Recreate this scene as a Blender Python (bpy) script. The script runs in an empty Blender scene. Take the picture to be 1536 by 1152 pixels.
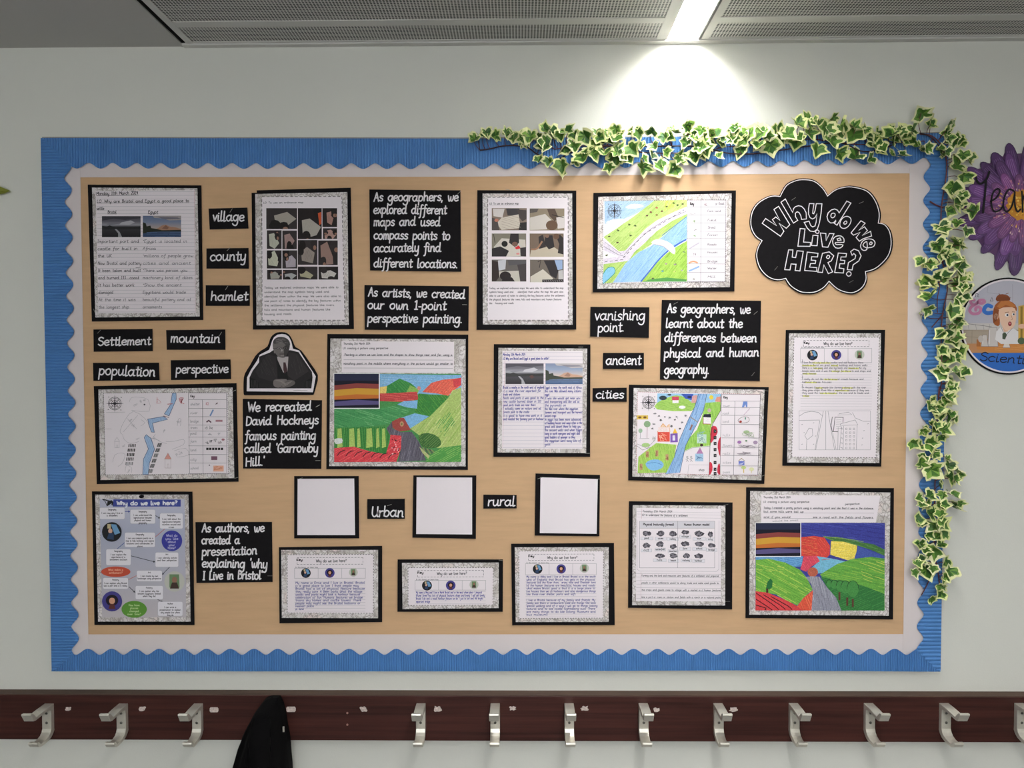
import bpy, bmesh, math, random
from mathutils import Vector, Matrix
from mathutils.geometry import tessellate_polygon
random.seed(7)
sc = bpy.context.scene
C = sc.collection
PI = math.pi

# ---------------------------------------------------------------- camera, world, exposure
DIST, CAMZ, FPX = 1.655, 1.86, 1080.0
YAW, PITCH, ROLL = 0.0119, 0.0259, -0.0032
cy_, sy_, cp_, sp_ = math.cos(YAW), math.sin(YAW), math.cos(PITCH), math.sin(PITCH)
FW = Vector((-sy_ * cp_, cy_ * cp_, -sp_))
R0 = Vector((cy_, sy_, 0)); U0 = R0.cross(FW)
RT = R0 * math.cos(ROLL) + U0 * math.sin(ROLL)
UP = U0 * math.cos(ROLL) - R0 * math.sin(ROLL)
EYE = Vector((0, -DIST, CAMZ))
cam = bpy.data.cameras.new('camera'); co = bpy.data.objects.new('camera', cam); C.objects.link(co)
M = Matrix.Identity(4)
for i in range(3):
    M[i][0], M[i][1], M[i][2], M[i][3] = RT[i], UP[i], -FW[i], EYE[i]
co.matrix_world = M
cam.sensor_width = 36; cam.lens = FPX * 36 / 1536; cam.clip_start = .01
sc.camera = co
w = bpy.data.worlds.new('world'); sc.world = w; w.use_nodes = True
w.node_tree.nodes['Background'].inputs[0].default_value = (.75, .8, .85, 1)
w.node_tree.nodes['Background'].inputs[1].default_value = .2
sc.view_settings.view_transform = 'Standard'; sc.view_settings.look = 'None'
sc.view_settings.gamma = 1; sc.view_settings.use_curve_mapping = False
sc.view_settings.exposure = 0.69
LAMP = 33.0            # the diffuser of the ceiling luminaire in view
FILL_EAST = 3.5       # unseen fill light added near the east end
FILL_WINDOW = 1.75           # glow of the unseen window added for frontal fill
FILL_FAR = 70.0        # unseen fill light added behind the viewpoint, in line with the lamp
sc.cycles.use_denoising = True
sc.cycles.max_bounces = 8; sc.cycles.diffuse_bounces = 5

def ray(px, py):
    return (FW * FPX + RT * (px - 768) - UP * (py - 576))
def P(px, py, d=0.0):                 # point seen at a pixel, d metres in front of the wall
    r = ray(px, py); t = (DIST - d) / r.y
    return EYE + r * t
ZC = CAMZ + .7304                     # ceiling height
def PC(px, py, z=ZC):
    r = ray(px, py); t = (z - CAMZ) / r.z
    return EYE + r * t
PXM = DIST / FPX                      # metres per pixel on the wall

# ---------------------------------------------------------------- materials
def lin(c):
    o = []
    for v in c[:3]:
        v = v / 255
        o.append(v / 12.92 if v <= .04045 else ((v + .055) / 1.055) ** 2.4)
    return (*o, 1)
def mat(name, col=None, rough=.8, metal=0, bump=0, bscale=200, coat=0, emis=0, mottled=0, mscale=5, stretch=(1, 1, 1), spec=.5):
    m = bpy.data.materials.new(name); m.use_nodes = True
    nt = m.node_tree; b = nt.nodes['Principled BSDF']
    if col: b.inputs['Base Color'].default_value = lin(col)
    b.inputs['Roughness'].default_value = rough; b.inputs['Metallic'].default_value = metal
    b.inputs['Specular IOR Level'].default_value = spec
    b.inputs['Coat Weight'].default_value = coat; b.inputs['Coat Roughness'].default_value = .12
    if emis:
        b.inputs['Emission Color'].default_value = lin(col); b.inputs['Emission Strength'].default_value = emis
    if bump or mottled:
        tc = nt.nodes.new('ShaderNodeNewGeometry'); mp = nt.nodes.new('ShaderNodeMapping')
        nt.links.new(tc.outputs['Position'], mp.inputs[0]); mp.inputs['Scale'].default_value = stretch
    if mottled:
        n = nt.nodes.new('ShaderNodeTexNoise'); n.inputs['Scale'].default_value = mscale; n.inputs['Detail'].default_value = 6
        nt.links.new(mp.outputs[0], n.inputs['Vector'])
        mx = nt.nodes.new('ShaderNodeMix'); mx.data_type = 'RGBA'
        mx.inputs[6].default_value = tuple(v * (1 - mottled) for v in lin(col)[:3]) + (1,)
        mx.inputs[7].default_value = tuple(min(1, v * (1 + mottled)) for v in lin(col)[:3]) + (1,)
        mr = nt.nodes.new('ShaderNodeMapRange'); mr.inputs[1].default_value = .3; mr.inputs[2].default_value = .7
        nt.links.new(n.outputs[0], mr.inputs[0]); nt.links.new(mr.outputs[0], mx.inputs[0]); nt.links.new(mx.outputs[2], b.inputs['Base Color'])
    if bump:
        n = nt.nodes.new('ShaderNodeTexNoise'); n.inputs['Scale'].default_value = bscale; n.inputs['Detail'].default_value = 4
        nt.links.new(mp.outputs[0], n.inputs['Vector'])
        bp = nt.nodes.new('ShaderNodeBump'); bp.inputs['Strength'].default_value = bump; bp.inputs['Distance'].default_value = .001
        nt.links.new(n.outputs[0], bp.inputs['Height']); nt.links.new(bp.outputs[0], b.inputs['Normal'])
    return m
def ink_mat(name, rough=.75, coat=0, crinkle=0, paint=0):
    m = bpy.data.materials.new(name); m.use_nodes = True; nt = m.node_tree; b = nt.nodes['Principled BSDF']
    a = nt.nodes.new('ShaderNodeVertexColor'); a.layer_name = 'Col'
    nt.links.new(a.outputs[0], b.inputs['Base Color'])
    b.inputs['Roughness'].default_value = rough; b.inputs['Specular IOR Level'].default_value = .3
    if paint:                                  # crayon and paint: slightly muted, broken up by the paper's tooth
        g = nt.nodes.new('ShaderNodeNewGeometry'); n = nt.nodes.new('ShaderNodeTexNoise'); n.inputs['Scale'].default_value = 420; n.inputs['Detail'].default_value = 5
        mr = nt.nodes.new('ShaderNodeMapRange'); mr.inputs[1].default_value = .3; mr.inputs[2].default_value = .7; mr.inputs[3].default_value = 1 - paint; mr.inputs[4].default_value = 1 + paint * .8
        hs = nt.nodes.new('ShaderNodeHueSaturation'); hs.inputs['Saturation'].default_value = .97
        nt.links.new(g.outputs['Position'], n.inputs['Vector']); nt.links.new(n.outputs[0], mr.inputs[0]); nt.links.new(a.outputs[0], hs.inputs['Color']); nt.links.new(mr.outputs[0], hs.inputs['Value']); nt.links.new(hs.outputs[0], b.inputs['Base Color'])
    b.inputs['Coat Weight'].default_value = coat; b.inputs['Coat Roughness'].default_value = .15
    if crinkle:
        g = nt.nodes.new('ShaderNodeNewGeometry'); n = nt.nodes.new('ShaderNodeTexNoise'); n.inputs['Scale'].default_value = 60; n.inputs['Detail'].default_value = 3
        bp = nt.nodes.new('ShaderNodeBump'); bp.inputs['Strength'].default_value = crinkle; bp.inputs['Distance'].default_value = .004
        nt.links.new(g.outputs['Position'], n.inputs['Vector']); nt.links.new(n.outputs[0], bp.inputs['Height']); nt.links.new(bp.outputs[0], b.inputs['Coat Normal'])
    return m
M_ink = ink_mat('printed_ink'); M_gloss = ink_mat('laminated_print', .4, .6); M_leaf = ink_mat('ivy_leaf', .45); M_paint = ink_mat('crayon_colours', .8, paint=.22); M_pencil = ink_mat('pencil_colours', .8, paint=.12); M_lam = ink_mat('crinkled_laminate', .4, .8, .9)
M_wall = mat('painted_wall', (221, 221, 212), .6, bump=.25, bscale=260, mottled=.02, mscale=3)
M_plaster = mat('plaster_ceiling', (186, 184, 180), .85, bump=.3, bscale=150)
M_white_metal = mat('white_painted_metal', (205, 203, 198), .45)
M_dark = mat('shadow_gap_black', (10, 10, 10), .9)
M_floor = mat('grey_vinyl_floor', (92, 91, 90), .4, mottled=.1, mscale=30)
M_kraft = mat('brown_kraft_paper', (205, 168, 128), .8, bump=.7, bscale=22, mottled=.045, mscale=45, stretch=(.3, 1, 2.5))
M_paper = mat('white_paper', (236, 227, 231), .8, bump=.15, bscale=12)
M_border = mat('white_border_paper', (219, 209, 208), .8, bump=.3, bscale=14)
M_blue = mat('blue_corrugated_card', (78, 131, 192), .55, mottled=.06, mscale=30)
M_card = mat('black_sugar_paper', (22, 20, 22), .85, mottled=.12, mscale=120, spec=.15)
M_felt = mat('grey_board_edge', (150, 150, 145), .6)
M_wood = mat('dark_veneered_wood', (64, 33, 28), .45, bump=.15, bscale=90, mottled=.38, mscale=60, stretch=(.06, 1, 2.0), spec=.3)
M_wood_top = mat('dull_wood_edge', (82, 62, 50), .7, mottled=.2, mscale=40, stretch=(.2, 1, 1))
M_alu = mat('satin_aluminium', (226, 221, 208), .36, metal=.6, mottled=.05, mscale=80)
M_steel = mat('screw_steel', (150, 148, 140), .3, metal=1)
M_hole = mat('dark_recess', (25, 22, 20), .8)
M_diff = mat('luminaire_diffuser', (252, 252, 252), .5, emis=LAMP)
M_fill_east = mat('fill_east_diffuser', (250, 252, 255), .5, emis=FILL_EAST)
M_coat = mat('black_coat_cloth', (12, 11, 12), .95, bump=.4, bscale=300, spec=.1)
M_stem = mat('red_brown_vine', (100, 48, 50), .5)
M_twig = mat('dark_vine', (58, 34, 38), .55)
M_scrap = mat('torn_white_label', (205, 190, 182), .8, mottled=.25, mscale=300)
M_wallplug = mat('screw_hole_filler', (170, 130, 120), .8)

def map_mat():
    m = bpy.data.materials.new('grey_map_print'); m.use_nodes = True; nt = m.node_tree; b = nt.nodes['Principled BSDF']
    g = nt.nodes.new('ShaderNodeNewGeometry'); N = nt.nodes.new; L = nt.links.new
    n1 = N('ShaderNodeTexNoise'); n1.inputs['Scale'].default_value = 45; n1.inputs['Detail'].default_value = 3
    mixv = N('ShaderNodeVectorMath'); mixv.operation = 'MULTIPLY_ADD'
    L(g.outputs['Position'], n1.inputs['Vector'])
    L(n1.outputs['Color'], mixv.inputs[0]); mixv.inputs[1].default_value = (.03, .03, .03); L(g.outputs['Position'], mixv.inputs[2])
    def vline(scale, th):
        v = N('ShaderNodeTexVoronoi'); v.feature = 'DISTANCE_TO_EDGE'; v.inputs['Scale'].default_value = scale
        L(mixv.outputs[0], v.inputs['Vector'])
        r = N('ShaderNodeMapRange'); r.inputs[1].default_value = 0; r.inputs[2].default_value = th
        L(v.outputs[0], r.inputs[0]); return r.outputs[0]
    a, c = vline(38, .05), vline(95, .07)
    mu = N('ShaderNodeMath'); mu.operation = 'MULTIPLY'; L(a, mu.inputs[0]); L(c, mu.inputs[1])
    n2 = N('ShaderNodeTexNoise'); n2.inputs['Scale'].default_value = 28; L(g.outputs['Position'], n2.inputs['Vector'])
    r2 = N('ShaderNodeValToRGB'); e = r2.color_ramp.elements
    e[0].position = .38; e[0].color = lin((196, 190, 184)); e[1].position = .50; e[1].color = lin((226, 220, 220))
    x = e.new(.62); x.color = lin((214, 208, 203))
    x = e.new(.70); x.color = lin((226, 212, 208))
    L(n2.outputs[0], r2.inputs[0])
    mx = N('ShaderNodeMix'); mx.data_type = 'RGBA'; mx.inputs[6].default_value = lin((152, 142, 138))
    L(mu.outputs[0], mx.inputs[0]); L(r2.outputs[0], mx.inputs[7]); L(mx.outputs[2], b.inputs['Base Color'])
    b.inputs['Roughness'].default_value = .8
    return m
M_map = map_mat()
def perf_mat():
    m = bpy.data.materials.new('perforated_metal'); m.use_nodes = True; nt = m.node_tree; b = nt.nodes['Principled BSDF']
    N = nt.nodes.new; L = nt.links.new
    g = N('ShaderNodeNewGeometry'); s = N('ShaderNodeSeparateXYZ'); L(g.outputs['Position'], s.inputs[0])
    def md(op, x, y=None):
        n = N('ShaderNodeMath'); n.operation = op
        for k, v in ((0, x), (1, y)):
            if v is None: continue
            if isinstance(v, (int, float)): n.inputs[k].default_value = v
            else: L(v, n.inputs[k])
        return n.outputs[0]
    pit = .0068
    def cell(o): return md('SUBTRACT', md('FRACT', md('DIVIDE', md('ADD', o, 10.0), pit)), .5)
    u, v = cell(s.outputs[0]), cell(s.outputs[1])
    r = md('SQRT', md('ADD', md('MULTIPLY', u, u), md('MULTIPLY', v, v)))
    f = md('GREATER_THAN', r, .36)
    mx = N('ShaderNodeMix'); mx.data_type = 'RGBA'; mx.inputs[6].default_value = lin((22, 21, 20)); mx.inputs[7].default_value = lin((205, 203, 198))
    L(f, mx.inputs[0]); L(mx.outputs[2], b.inputs['Base Color']); b.inputs['Roughness'].default_value = .5
    return m
M_perf = perf_mat()

# ---------------------------------------------------------------- object helpers
def link(name, me, parent=None, loc=None):
    o = bpy.data.objects.new(name, me); C.objects.link(o)
    if parent is not None: o.parent = parent
    if loc is not None: o.location = loc
    return o
def origin_of(o):
    v = Vector((0, 0, 0))
    while o is not None: v += o.location; o = o.parent
    return v
def thing(name, label, cat, loc, group=None):
    o = link(name, None, None, loc); o.empty_display_size = .02
    o['label'] = label; o['category'] = cat
    if group: o['group'] = group
    return o
def tag(o, label=None, cat=None, group=None, kind=None):
    if label: o['label'] = label
    if cat: o['category'] = cat
    if group: o['group'] = group
    if kind: o['kind'] = kind
    return o
def mesh_obj(name, vs, fs, m, parent=None, smooth=False, loc=None):
    """vertices in world space; stored relative to the object's own origin"""
    if parent is not None: org = origin_of(parent)
    elif loc is not None: org = Vector(loc)
    else:
        org = Vector((0, 0, 0))
    me = bpy.data.meshes.new(name)
    me.from_pydata([tuple(Vector(v) - org) for v in vs], [], fs)
    for mm in (m if isinstance(m, (list, tuple)) else [m]): me.materials.append(mm)
    if smooth: me.polygons.foreach_set('use_smooth', [True] * len(me.polygons))
    me.update()
    o = link(name, me, parent)
    if parent is None and loc is not None: o.location = loc
    return o
def box(x0, x1, y0, y1, z0, z1):
    v = [(x, y, z) for x in (x0, x1) for y in (y0, y1) for z in (z0, z1)]
    f = [(0, 1, 3, 2), (4, 6, 7, 5), (0, 4, 5, 1), (2, 3, 7, 6), (0, 2, 6, 4), (1, 5, 7, 3)]
    return v, f
def box_obj(name, b, m, parent=None, kind=None, bevel=0):
    v, f = box(*b)
    cen = ((b[0] + b[1]) / 2, (b[2] + b[3]) / 2, (b[4] + b[5]) / 2)
    o = mesh_obj(name, v, f, m, parent, loc=None if parent else cen)
    if bevel:
        md = o.modifiers.new('bevel', 'BEVEL'); md.width = bevel; md.segments = 2
    if kind: o['kind'] = kind
    return o
def tess(pts):
    return [tuple(t) for t in tessellate_polygon([[Vector((x, y, 0)) for x, y in pts]])]
def plate(name, pts, d, th, m, parent=None, rim=True):
    """a flat sheet parallel to the wall: outline in pixels, front face d metres from the wall, th thick"""
    n = len(pts)
    vs = [P(x, y, d) for x, y in pts]
    vs += [v + Vector((0, th, 0)) for v in vs]
    fs = []
    for t in tess(pts):
        a, b, c = (vs[i] for i in t)
        nn = (b - a).cross(c - a)
        t2 = t if nn.y < 0 else t[::-1]
        fs.append(t2); fs.append(tuple(i + n for i in t2[::-1]))
    for i in range(n):
        j = (i + 1) % n; fs.append((i, j, j + n, i + n))
    return mesh_obj(name, vs, fs, m, parent)
def smoothpts(pts, sub, closed=False):
    if sub <= 1 or len(pts) < 3: return list(pts)
    out = []; n = len(pts)
    for i in range(n if closed else n - 1):
        g = (lambda k: pts[k % n]) if closed else (lambda k: pts[max(0, min(n - 1, k))])
        p0, p1, p2, p3 = g(i - 1), g(i), g(i + 1), g(i + 2)
        for s in range(sub):
            t = s / sub; t2, t3 = t * t, t * t * t
            out.append(tuple(.5 * (2 * p1[k] + (p2[k] - p0[k]) * t + (2 * p0[k] - 5 * p1[k] + 4 * p2[k] - p3[k]) * t2 + (3 * p1[k] - p0[k] - 3 * p2[k] + p3[k]) * t3) for k in (0, 1)))
    if not closed: out.append(tuple(pts[-1]))
    return out
def Z(x0, y0, s):
    return lambda p: (x0 + p[0] / s, y0 + p[1] / s)
ID = lambda p: p

# ---------------------------------------------------------------- single stroke handwriting
G = {
'a': ("75,80 45,100 10,70 8,30 35,0 60,15 78,60;80,100 78,30 85,5 105,8", 108),
'b': ("10,190 10,10;10,60 35,98 70,85 78,45 55,5 25,5 10,25", 94),
'c': ("72,80 45,100 12,75 8,35 35,0 75,15", 84),
'd': ("75,80 45,100 10,70 8,30 35,0 60,15 78,60;80,190 78,30 85,5 105,8", 110),
'e': ("12,48 70,58 68,88 42,100 12,75 10,30 38,0 78,15", 88),
'f': ("72,178 55,190 38,165 35,60 30,-60 8,-82;5,95 70,98", 76),
'g': ("75,80 45,100 10,70 8,30 35,0 60,15 78,60;80,100 78,-40 55,-88 20,-80 2,-55", 98),
'h': ("12,190 12,0;12,55 35,95 60,95 70,65 72,10 85,3", 96),
'i': ("12,100 12,15 22,0 38,8;12,140 16,147", 44),
'j': ("25,100 25,-50 5,-88 -20,-70;25,140 28,147", 46),
'k': ("12,190 12,0;65,95 12,45 12,45 72,0", 80),
'l': ("12,190 12,15 25,0 42,8", 48),
'm': ("10,100 10,0;10,55 28,95 45,95 52,65 52,0;52,55 70,95 88,95 95,65 96,10 108,3", 118),
'n': ("10,100 10,0;10,55 35,95 58,95 68,65 70,10 84,3", 94),
'o': ("45,100 12,78 8,35 35,0 68,12 80,55 65,92 45,100", 96),
'p': ("10,100 10,-85;10,60 35,98 68,85 78,45 55,5 25,5 10,25", 94),
'q': ("75,80 45,100 10,70 8,30 35,0 60,15 78,60;80,100 80,-85", 98),
'r': ("10,100 10,0;10,50 30,90 60,95", 68),
's': ("65,85 42,100 18,85 20,62 55,42 62,18 38,0 8,12", 76),
't': ("30,160 30,15 42,0 62,10;5,102 60,104", 66),
'u': ("10,100 10,35 25,3 50,8 70,45;72,100 72,20 85,2 98,8", 102),
'v': ("8,100 38,0 38,0 70,100", 80),
'w': ("8,100 20,15 33,0 48,30 54,80;54,60 58,15 76,0 96,40 100,100", 112),
'x': ("8,100 68,0;68,100 8,0", 80),
'y': ("10,100 10,35 25,3 50,8 70,45;72,100 70,-40 50,-88 18,-80", 90),
'z': ("8,100 68,100 68,100 8,0 8,0 70,2", 80),
'A': ("5,0 45,180 45,180 88,0;20,65 75,65", 98),
'B': ("12,180 12,0;12,180 60,170 62,110 12,96 12,96 72,85 76,18 12,0", 92),
'C': ("90,150 55,180 15,140 10,50 45,0 92,25", 102),
'D': ("12,180 12,0;12,180 75,150 92,85 68,18 12,0", 104),
'E': ("80,180 12,180 12,180 12,0 12,0 80,0;12,95 68,95", 90),
'F': ("80,180 12,180 12,180 12,0;12,95 65,95", 84),
'G': ("88,150 55,180 15,140 10,50 45,0 85,20 88,75 88,75 52,75", 104),
'H': ("12,180 12,0;85,180 85,0;12,92 85,92", 104),
'I': ("20,180 20,0;5,180 35,180;5,0 35,0", 48),
'K': ("12,180 12,0;78,180 12,80 12,80 82,0", 92),
'L': ("12,180 12,0 12,0 72,2", 80),
'M': ("8,0 15,180 15,180 55,60 55,60 95,180 95,180 102,0", 114),
'N': ("10,0 12,180 12,180 82,0 82,0 84,180", 100),
'O': ("55,180 15,140 12,45 55,0 98,45 95,140 55,180", 112),
'P': ("12,180 12,0;12,180 70,165 72,100 12,85", 88),
'R': ("12,180 12,0;12,180 70,165 70,105 12,90 12,90 78,0", 92),
'S': ("78,155 45,180 12,150 20,105 70,75 80,30 42,0 8,25", 92),
'T': ("45,180 45,0;2,180 90,180", 94),
'U': ("10,180 10,50 40,2 75,30 82,90;82,180 84,20 98,5", 106),
'V': ("8,180 48,0 48,0 88,180", 98),
'W': ("5,180 32,0 32,0 60,130 60,130 88,0 88,0 118,180", 126),
'Y': ("8,180 48,90;90,180 48,90 48,90 46,0", 96),
'1': ("10,150 35,180 35,180 35,0;12,0 58,0", 66), '2': ("10,145 40,180 68,140 10,0 10,0 72,0", 82),
'0': ("40,180 10,130 12,40 42,0 72,45 70,140 40,180", 86), '4': ("55,180 8,60 8,60 78,60;55,120 55,0", 88),
'3': ("10,165 45,180 60,140 30,98 30,98 68,60 50,5 8,18", 80),
'.': ("10,4 14,2", 32), ',': ("14,8 6,-28", 32), "'": ("12,190 10,150", 30), '-': ("8,55 45,55", 56),
'?': ("8,150 38,180 68,145 38,90 38,55;38,5 40,3", 80), '*': ("10,110 40,150;40,110 10,150", 50),
'(': ("32,190 12,130 12,30 32,-20", 42), ')': ("10,190 30,130 30,30 10,-20", 42), ':': ("10,90 12,88;10,10 12,8", 28),
}
GL = {}
for k, (s, a) in G.items():
    GL[k] = ([[tuple(float(v) / 100 for v in q.split(',')) for q in st.split()] for st in s.split(';')], a / 100)

class Draw:
    """flat print built as thin coloured geometry; points in the units of tf (photo enlargements)"""
    def __init__(s, d, tf=ID, k=1.0, eps=6e-6):
        s.d = d; s.eps = eps; s.tf = tf; s.k = k; s.v = []; s.f = []; s.c = []; s.L = 0
    def lay(s): s.L += 1; return s.d + s.L * s.eps
    def _add(s, pts, faces, cols, dep):
        b = len(s.v)
        for p in pts: s.v.append(P(*s.tf(p), dep))
        for f in faces:
            s.f.append(tuple(b + i for i in f))
            s.c.append([cols[i] for i in f] if isinstance(cols, list) else [cols] * len(f))
    def poly(s, pts, col, sm=0, dep=None):
        if sm: pts = smoothpts(pts, sm, True)
        s._add(pts, tess(pts), lin(col), dep or s.lay())
    def rect(s, x0, y0, x1, y1, col): s.poly([(x0, y0), (x1, y0), (x1, y1), (x0, y1)], col)
    def grad(s, q, rows, nx=1):
        """q: four corners tl tr br bl; rows: [(t, colour)]"""
        dep = s.lay(); pts = []; cols = []
        for t, c in rows:
            for u in (0, 1):
                a = [(q[0][i] + (q[1][i] - q[0][i]) * u) * (1 - t) + (q[3][i] + (q[2][i] - q[3][i]) * u) * t for i in (0, 1)]
                pts.append(a); cols.append(lin(c))
        s._add(pts, [(2 * i, 2 * i + 1, 2 * i + 3, 2 * i + 2) for i in range(len(rows) - 1)], cols, dep)
    def ell(s, cx, cy, rx, ry, col, n=24, rot=0):
        c, t = math.cos(rot), math.sin(rot)
        s.poly([(cx + rx * math.cos(a) * c - ry * math.sin(a) * t, cy + rx * math.cos(a) * t + ry * math.sin(a) * c) for a in [2 * PI * i / n for i in range(n)]], col)
    def line(s, pts, w, col, closed=False, sm=0, dep=None, cap=False):
        if sm: pts = smoothpts(pts, sm, closed)
        q = [pts[0]]
        for p in pts[1:]:
            if abs(p[0] - q[-1][0]) + abs(p[1] - q[-1][1]) > 1e-6: q.append(p)
        n = len(q)
        if n < 2: return
        dep = dep or s.lay(); h = w / 2; V = []
        for i in range(n):
            a = q[i - 1] if (i > 0 or closed) else q[i]; b = q[(i + 1) % n] if (i < n - 1 or closed) else q[i]
            d1 = (q[i][0] - a[0], q[i][1] - a[1]); d2 = (b[0] - q[i][0], b[1] - q[i][1])
            l1 = math.hypot(*d1) or 1; l2 = math.hypot(*d2) or 1
            tx, ty = d1[0] / l1 + d2[0] / l2, d1[1] / l1 + d2[1] / l2
            if i == 0 and not closed: tx, ty = d2
            if i == n - 1 and not closed: tx, ty = d1
            L = math.hypot(tx, ty)
            if L < 1e-3: tx, ty, L = -d1[1], d1[0], l1
            tx /= L; ty /= L
            k = 1.0
            if l1 and (i > 0 or closed):
                cs = abs(tx * d1[0] / l1 + ty * d1[1] / l1); k = min(1.6, 1 / max(cs, .4))
            ex = (0, 0)
            if cap and not closed and i == 0: ex = (-tx * h * .8, -ty * h * .8)
            if cap and not closed and i == n - 1: ex = (tx * h * .8, ty * h * .8)
            kk = k * (.62 if cap and not closed and i in (0, n - 1) else 1)
            V.append((q[i][0] - ty * h * kk + ex[0], q[i][1] + tx * h * kk + ex[1])); V.append((q[i][0] + ty * h * kk + ex[0], q[i][1] - tx * h * kk + ex[1]))
            if cap and not closed and i in (0, n - 1):   # a second pair keeps the full width up to the rounded end
                full = [(q[i][0] - ty * h, q[i][1] + tx * h), (q[i][0] + ty * h, q[i][1] - tx * h)]
                if i == 0: V += full
                else: V[-2:-2] = full
        m = len(V) // 2
        fs = [(2 * i, 2 * i + 1, 2 * i + 3, 2 * i + 2) for i in range(m - 1)]
        if closed: fs.append((2 * m - 2, 2 * m - 1, 1, 0))
        s._add(V, fs, lin(col), dep)
    def dash(s, a, b, w, col, on, off):
        L = math.hypot(b[0] - a[0], b[1] - a[1]); t = 0; dep = s.lay()
        ux, uy = (b[0] - a[0]) / L, (b[1] - a[1]) / L
        while t < L:
            e = min(L, t + on); s.line([(a[0] + ux * t, a[1] + uy * t), (a[0] + ux * e, a[1] + uy * e)], w, col, dep=dep); t = e + off
    def dashbox(s, q, w, col, on, off):
        for i in range(4): s.dash(q[i], q[(i + 1) % 4], w, col, on, off)
    def frame(s, x0, y0, x1, y1, w, col): s.line([(x0, y0), (x1, y0), (x1, y1), (x0, y1)], w, col, closed=True)
    def text(s, tx, a, b, xh, w, col, sm=1, slant=.08, cap=False, wob=0.0, bold=0):
        """one written line: baseline from a to b, letters stretched to fit"""
        SPC = .85; adv = sum(GL[c][1] if c in GL else SPC for c in tx)
        L = math.hypot(b[0] - a[0], b[1] - a[1]); sx = L / (adv or 1)
        ux, uy = (b[0] - a[0]) / L, (b[1] - a[1]) / L
        dep = s.lay(); x = 0
        for c in tx:
            if c in GL:
                st, ad = GL[c]; dy = random.uniform(-wob, wob) * xh
                for stroke in st:
                    runs, cur = [], []
                    for p in stroke:
                        if cur and p == cur[-1]: runs.append(cur); cur = [p]
                        else: cur.append(p)
                    runs.append(cur)
                    for r in runs:
                        if len(r) < 2: continue
                        r = smoothpts(r, sm)
                        q = []
                        for gx, gy in r:
                            gy = 1 + (gy - 1) * .78 if gy > 1 else gy * (.88 if gy < 0 else 1)
                            X = x + (gx + slant * gy) * sx; Y = -gy * xh + dy
                            q.append((a[0] + ux * X - uy * Y, a[1] + uy * X + ux * Y))
                        s.line(q, w, col, dep=dep, cap=cap)
                x += ad * sx
            else: x += SPC * sx
    def hatch(s, pts, col, ang, sp, w, sm=0, var=.5, col2=None):
        """crayon strokes clipped to an outline"""
        if sm: pts = smoothpts(pts, sm, True)
        c, t = math.cos(ang), math.sin(ang)
        R = [(x * c + y * t, -x * t + y * c) for x, y in pts]
        y = min(p[1] for p in R) + sp / 2; y1 = max(p[1] for p in R); dep = s.lay(); n = len(R)
        while y < y1:
            xs = []
            for i in range(n):
                (xa, ya), (xb, yb) = R[i], R[(i + 1) % n]
                if (ya > y) != (yb > y): xs.append(xa + (y - ya) / (yb - ya) * (xb - xa))
            xs.sort()
            for i in range(0, len(xs) - 1, 2):
                x = xs[i]
                while x < xs[i + 1]:
                    e = min(xs[i + 1], x + sp * random.uniform(3, 12))
                    if random.random() > var * .6:
                        jy = random.uniform(-.3, .3) * sp
                        q = [(x, y), ((x + e) / 2, y + jy * .3), (e, y)]
                        cc = col if not col2 or random.random() < .5 else col2
                        s.line([(px * c - py * t, px * t + py * c) for px, py in q], w * random.uniform(.6, 1.3), cc, dep=dep)
                    x = e + sp * random.uniform(.3, 2)
            y += sp * random.uniform(.7, 1.3)
    def build(s, name, parent, m=None):
        if not s.v: return None
        o = mesh_obj(name, s.v, s.f, m or M_ink, parent)
        me = o.data; at = me.color_attributes.new('Col', 'FLOAT_COLOR', 'CORNER')
        flat = []
        for p, cs in zip(me.polygons, s.c):
            for c in cs: flat.extend(c)
        at.data.foreach_set('color', flat)
        return o
# ---------------------------------------------------------------- the room
XL, XR, YB = -3.3, 4.2, -3.6
def struct(name, b, m): return box_obj(name, b, m, kind='structure')
struct('floor', (XL, XR, YB, 0, -.1, 0), M_floor)
struct('wall_north', (XL - .1, XR + .1, 0, .12, 0, 2.9), M_wall)
struct('wall_west', (XL - .12, XL, YB, 0, 0, 2.9), M_wall)
struct('wall_east', (XR, XR + .12, YB, 0, 0, 2.9), M_wall)
struct('wall_south', (XL - .1, XR + .1, YB - .12, YB, 0, 2.9), M_wall)
gx0, gx1 = PC(270.5, 64).x, PC(279, 64).x            # plaster edge and start of the metal tray frame
xa = PC(998.6, 58.9).x; xb = PC(1048.4, 58.9).x      # the luminaire slot
ceil = struct('ceiling', (XL, gx0, YB, 0, ZC, ZC + .06), M_plaster)
struct('ceiling', (gx0, XR, YB, 0, ZC + .14, ZC + .2), M_dark)
ya = PC(1020, 60.5).y                                  # end of slot nearest the wall
slot_end = -2.6
trim = .0
r1a, r1b = PC(640, 38).y, PC(640, 60).y                # first perforated band
r2b = PC(640, 29.5).y
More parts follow.
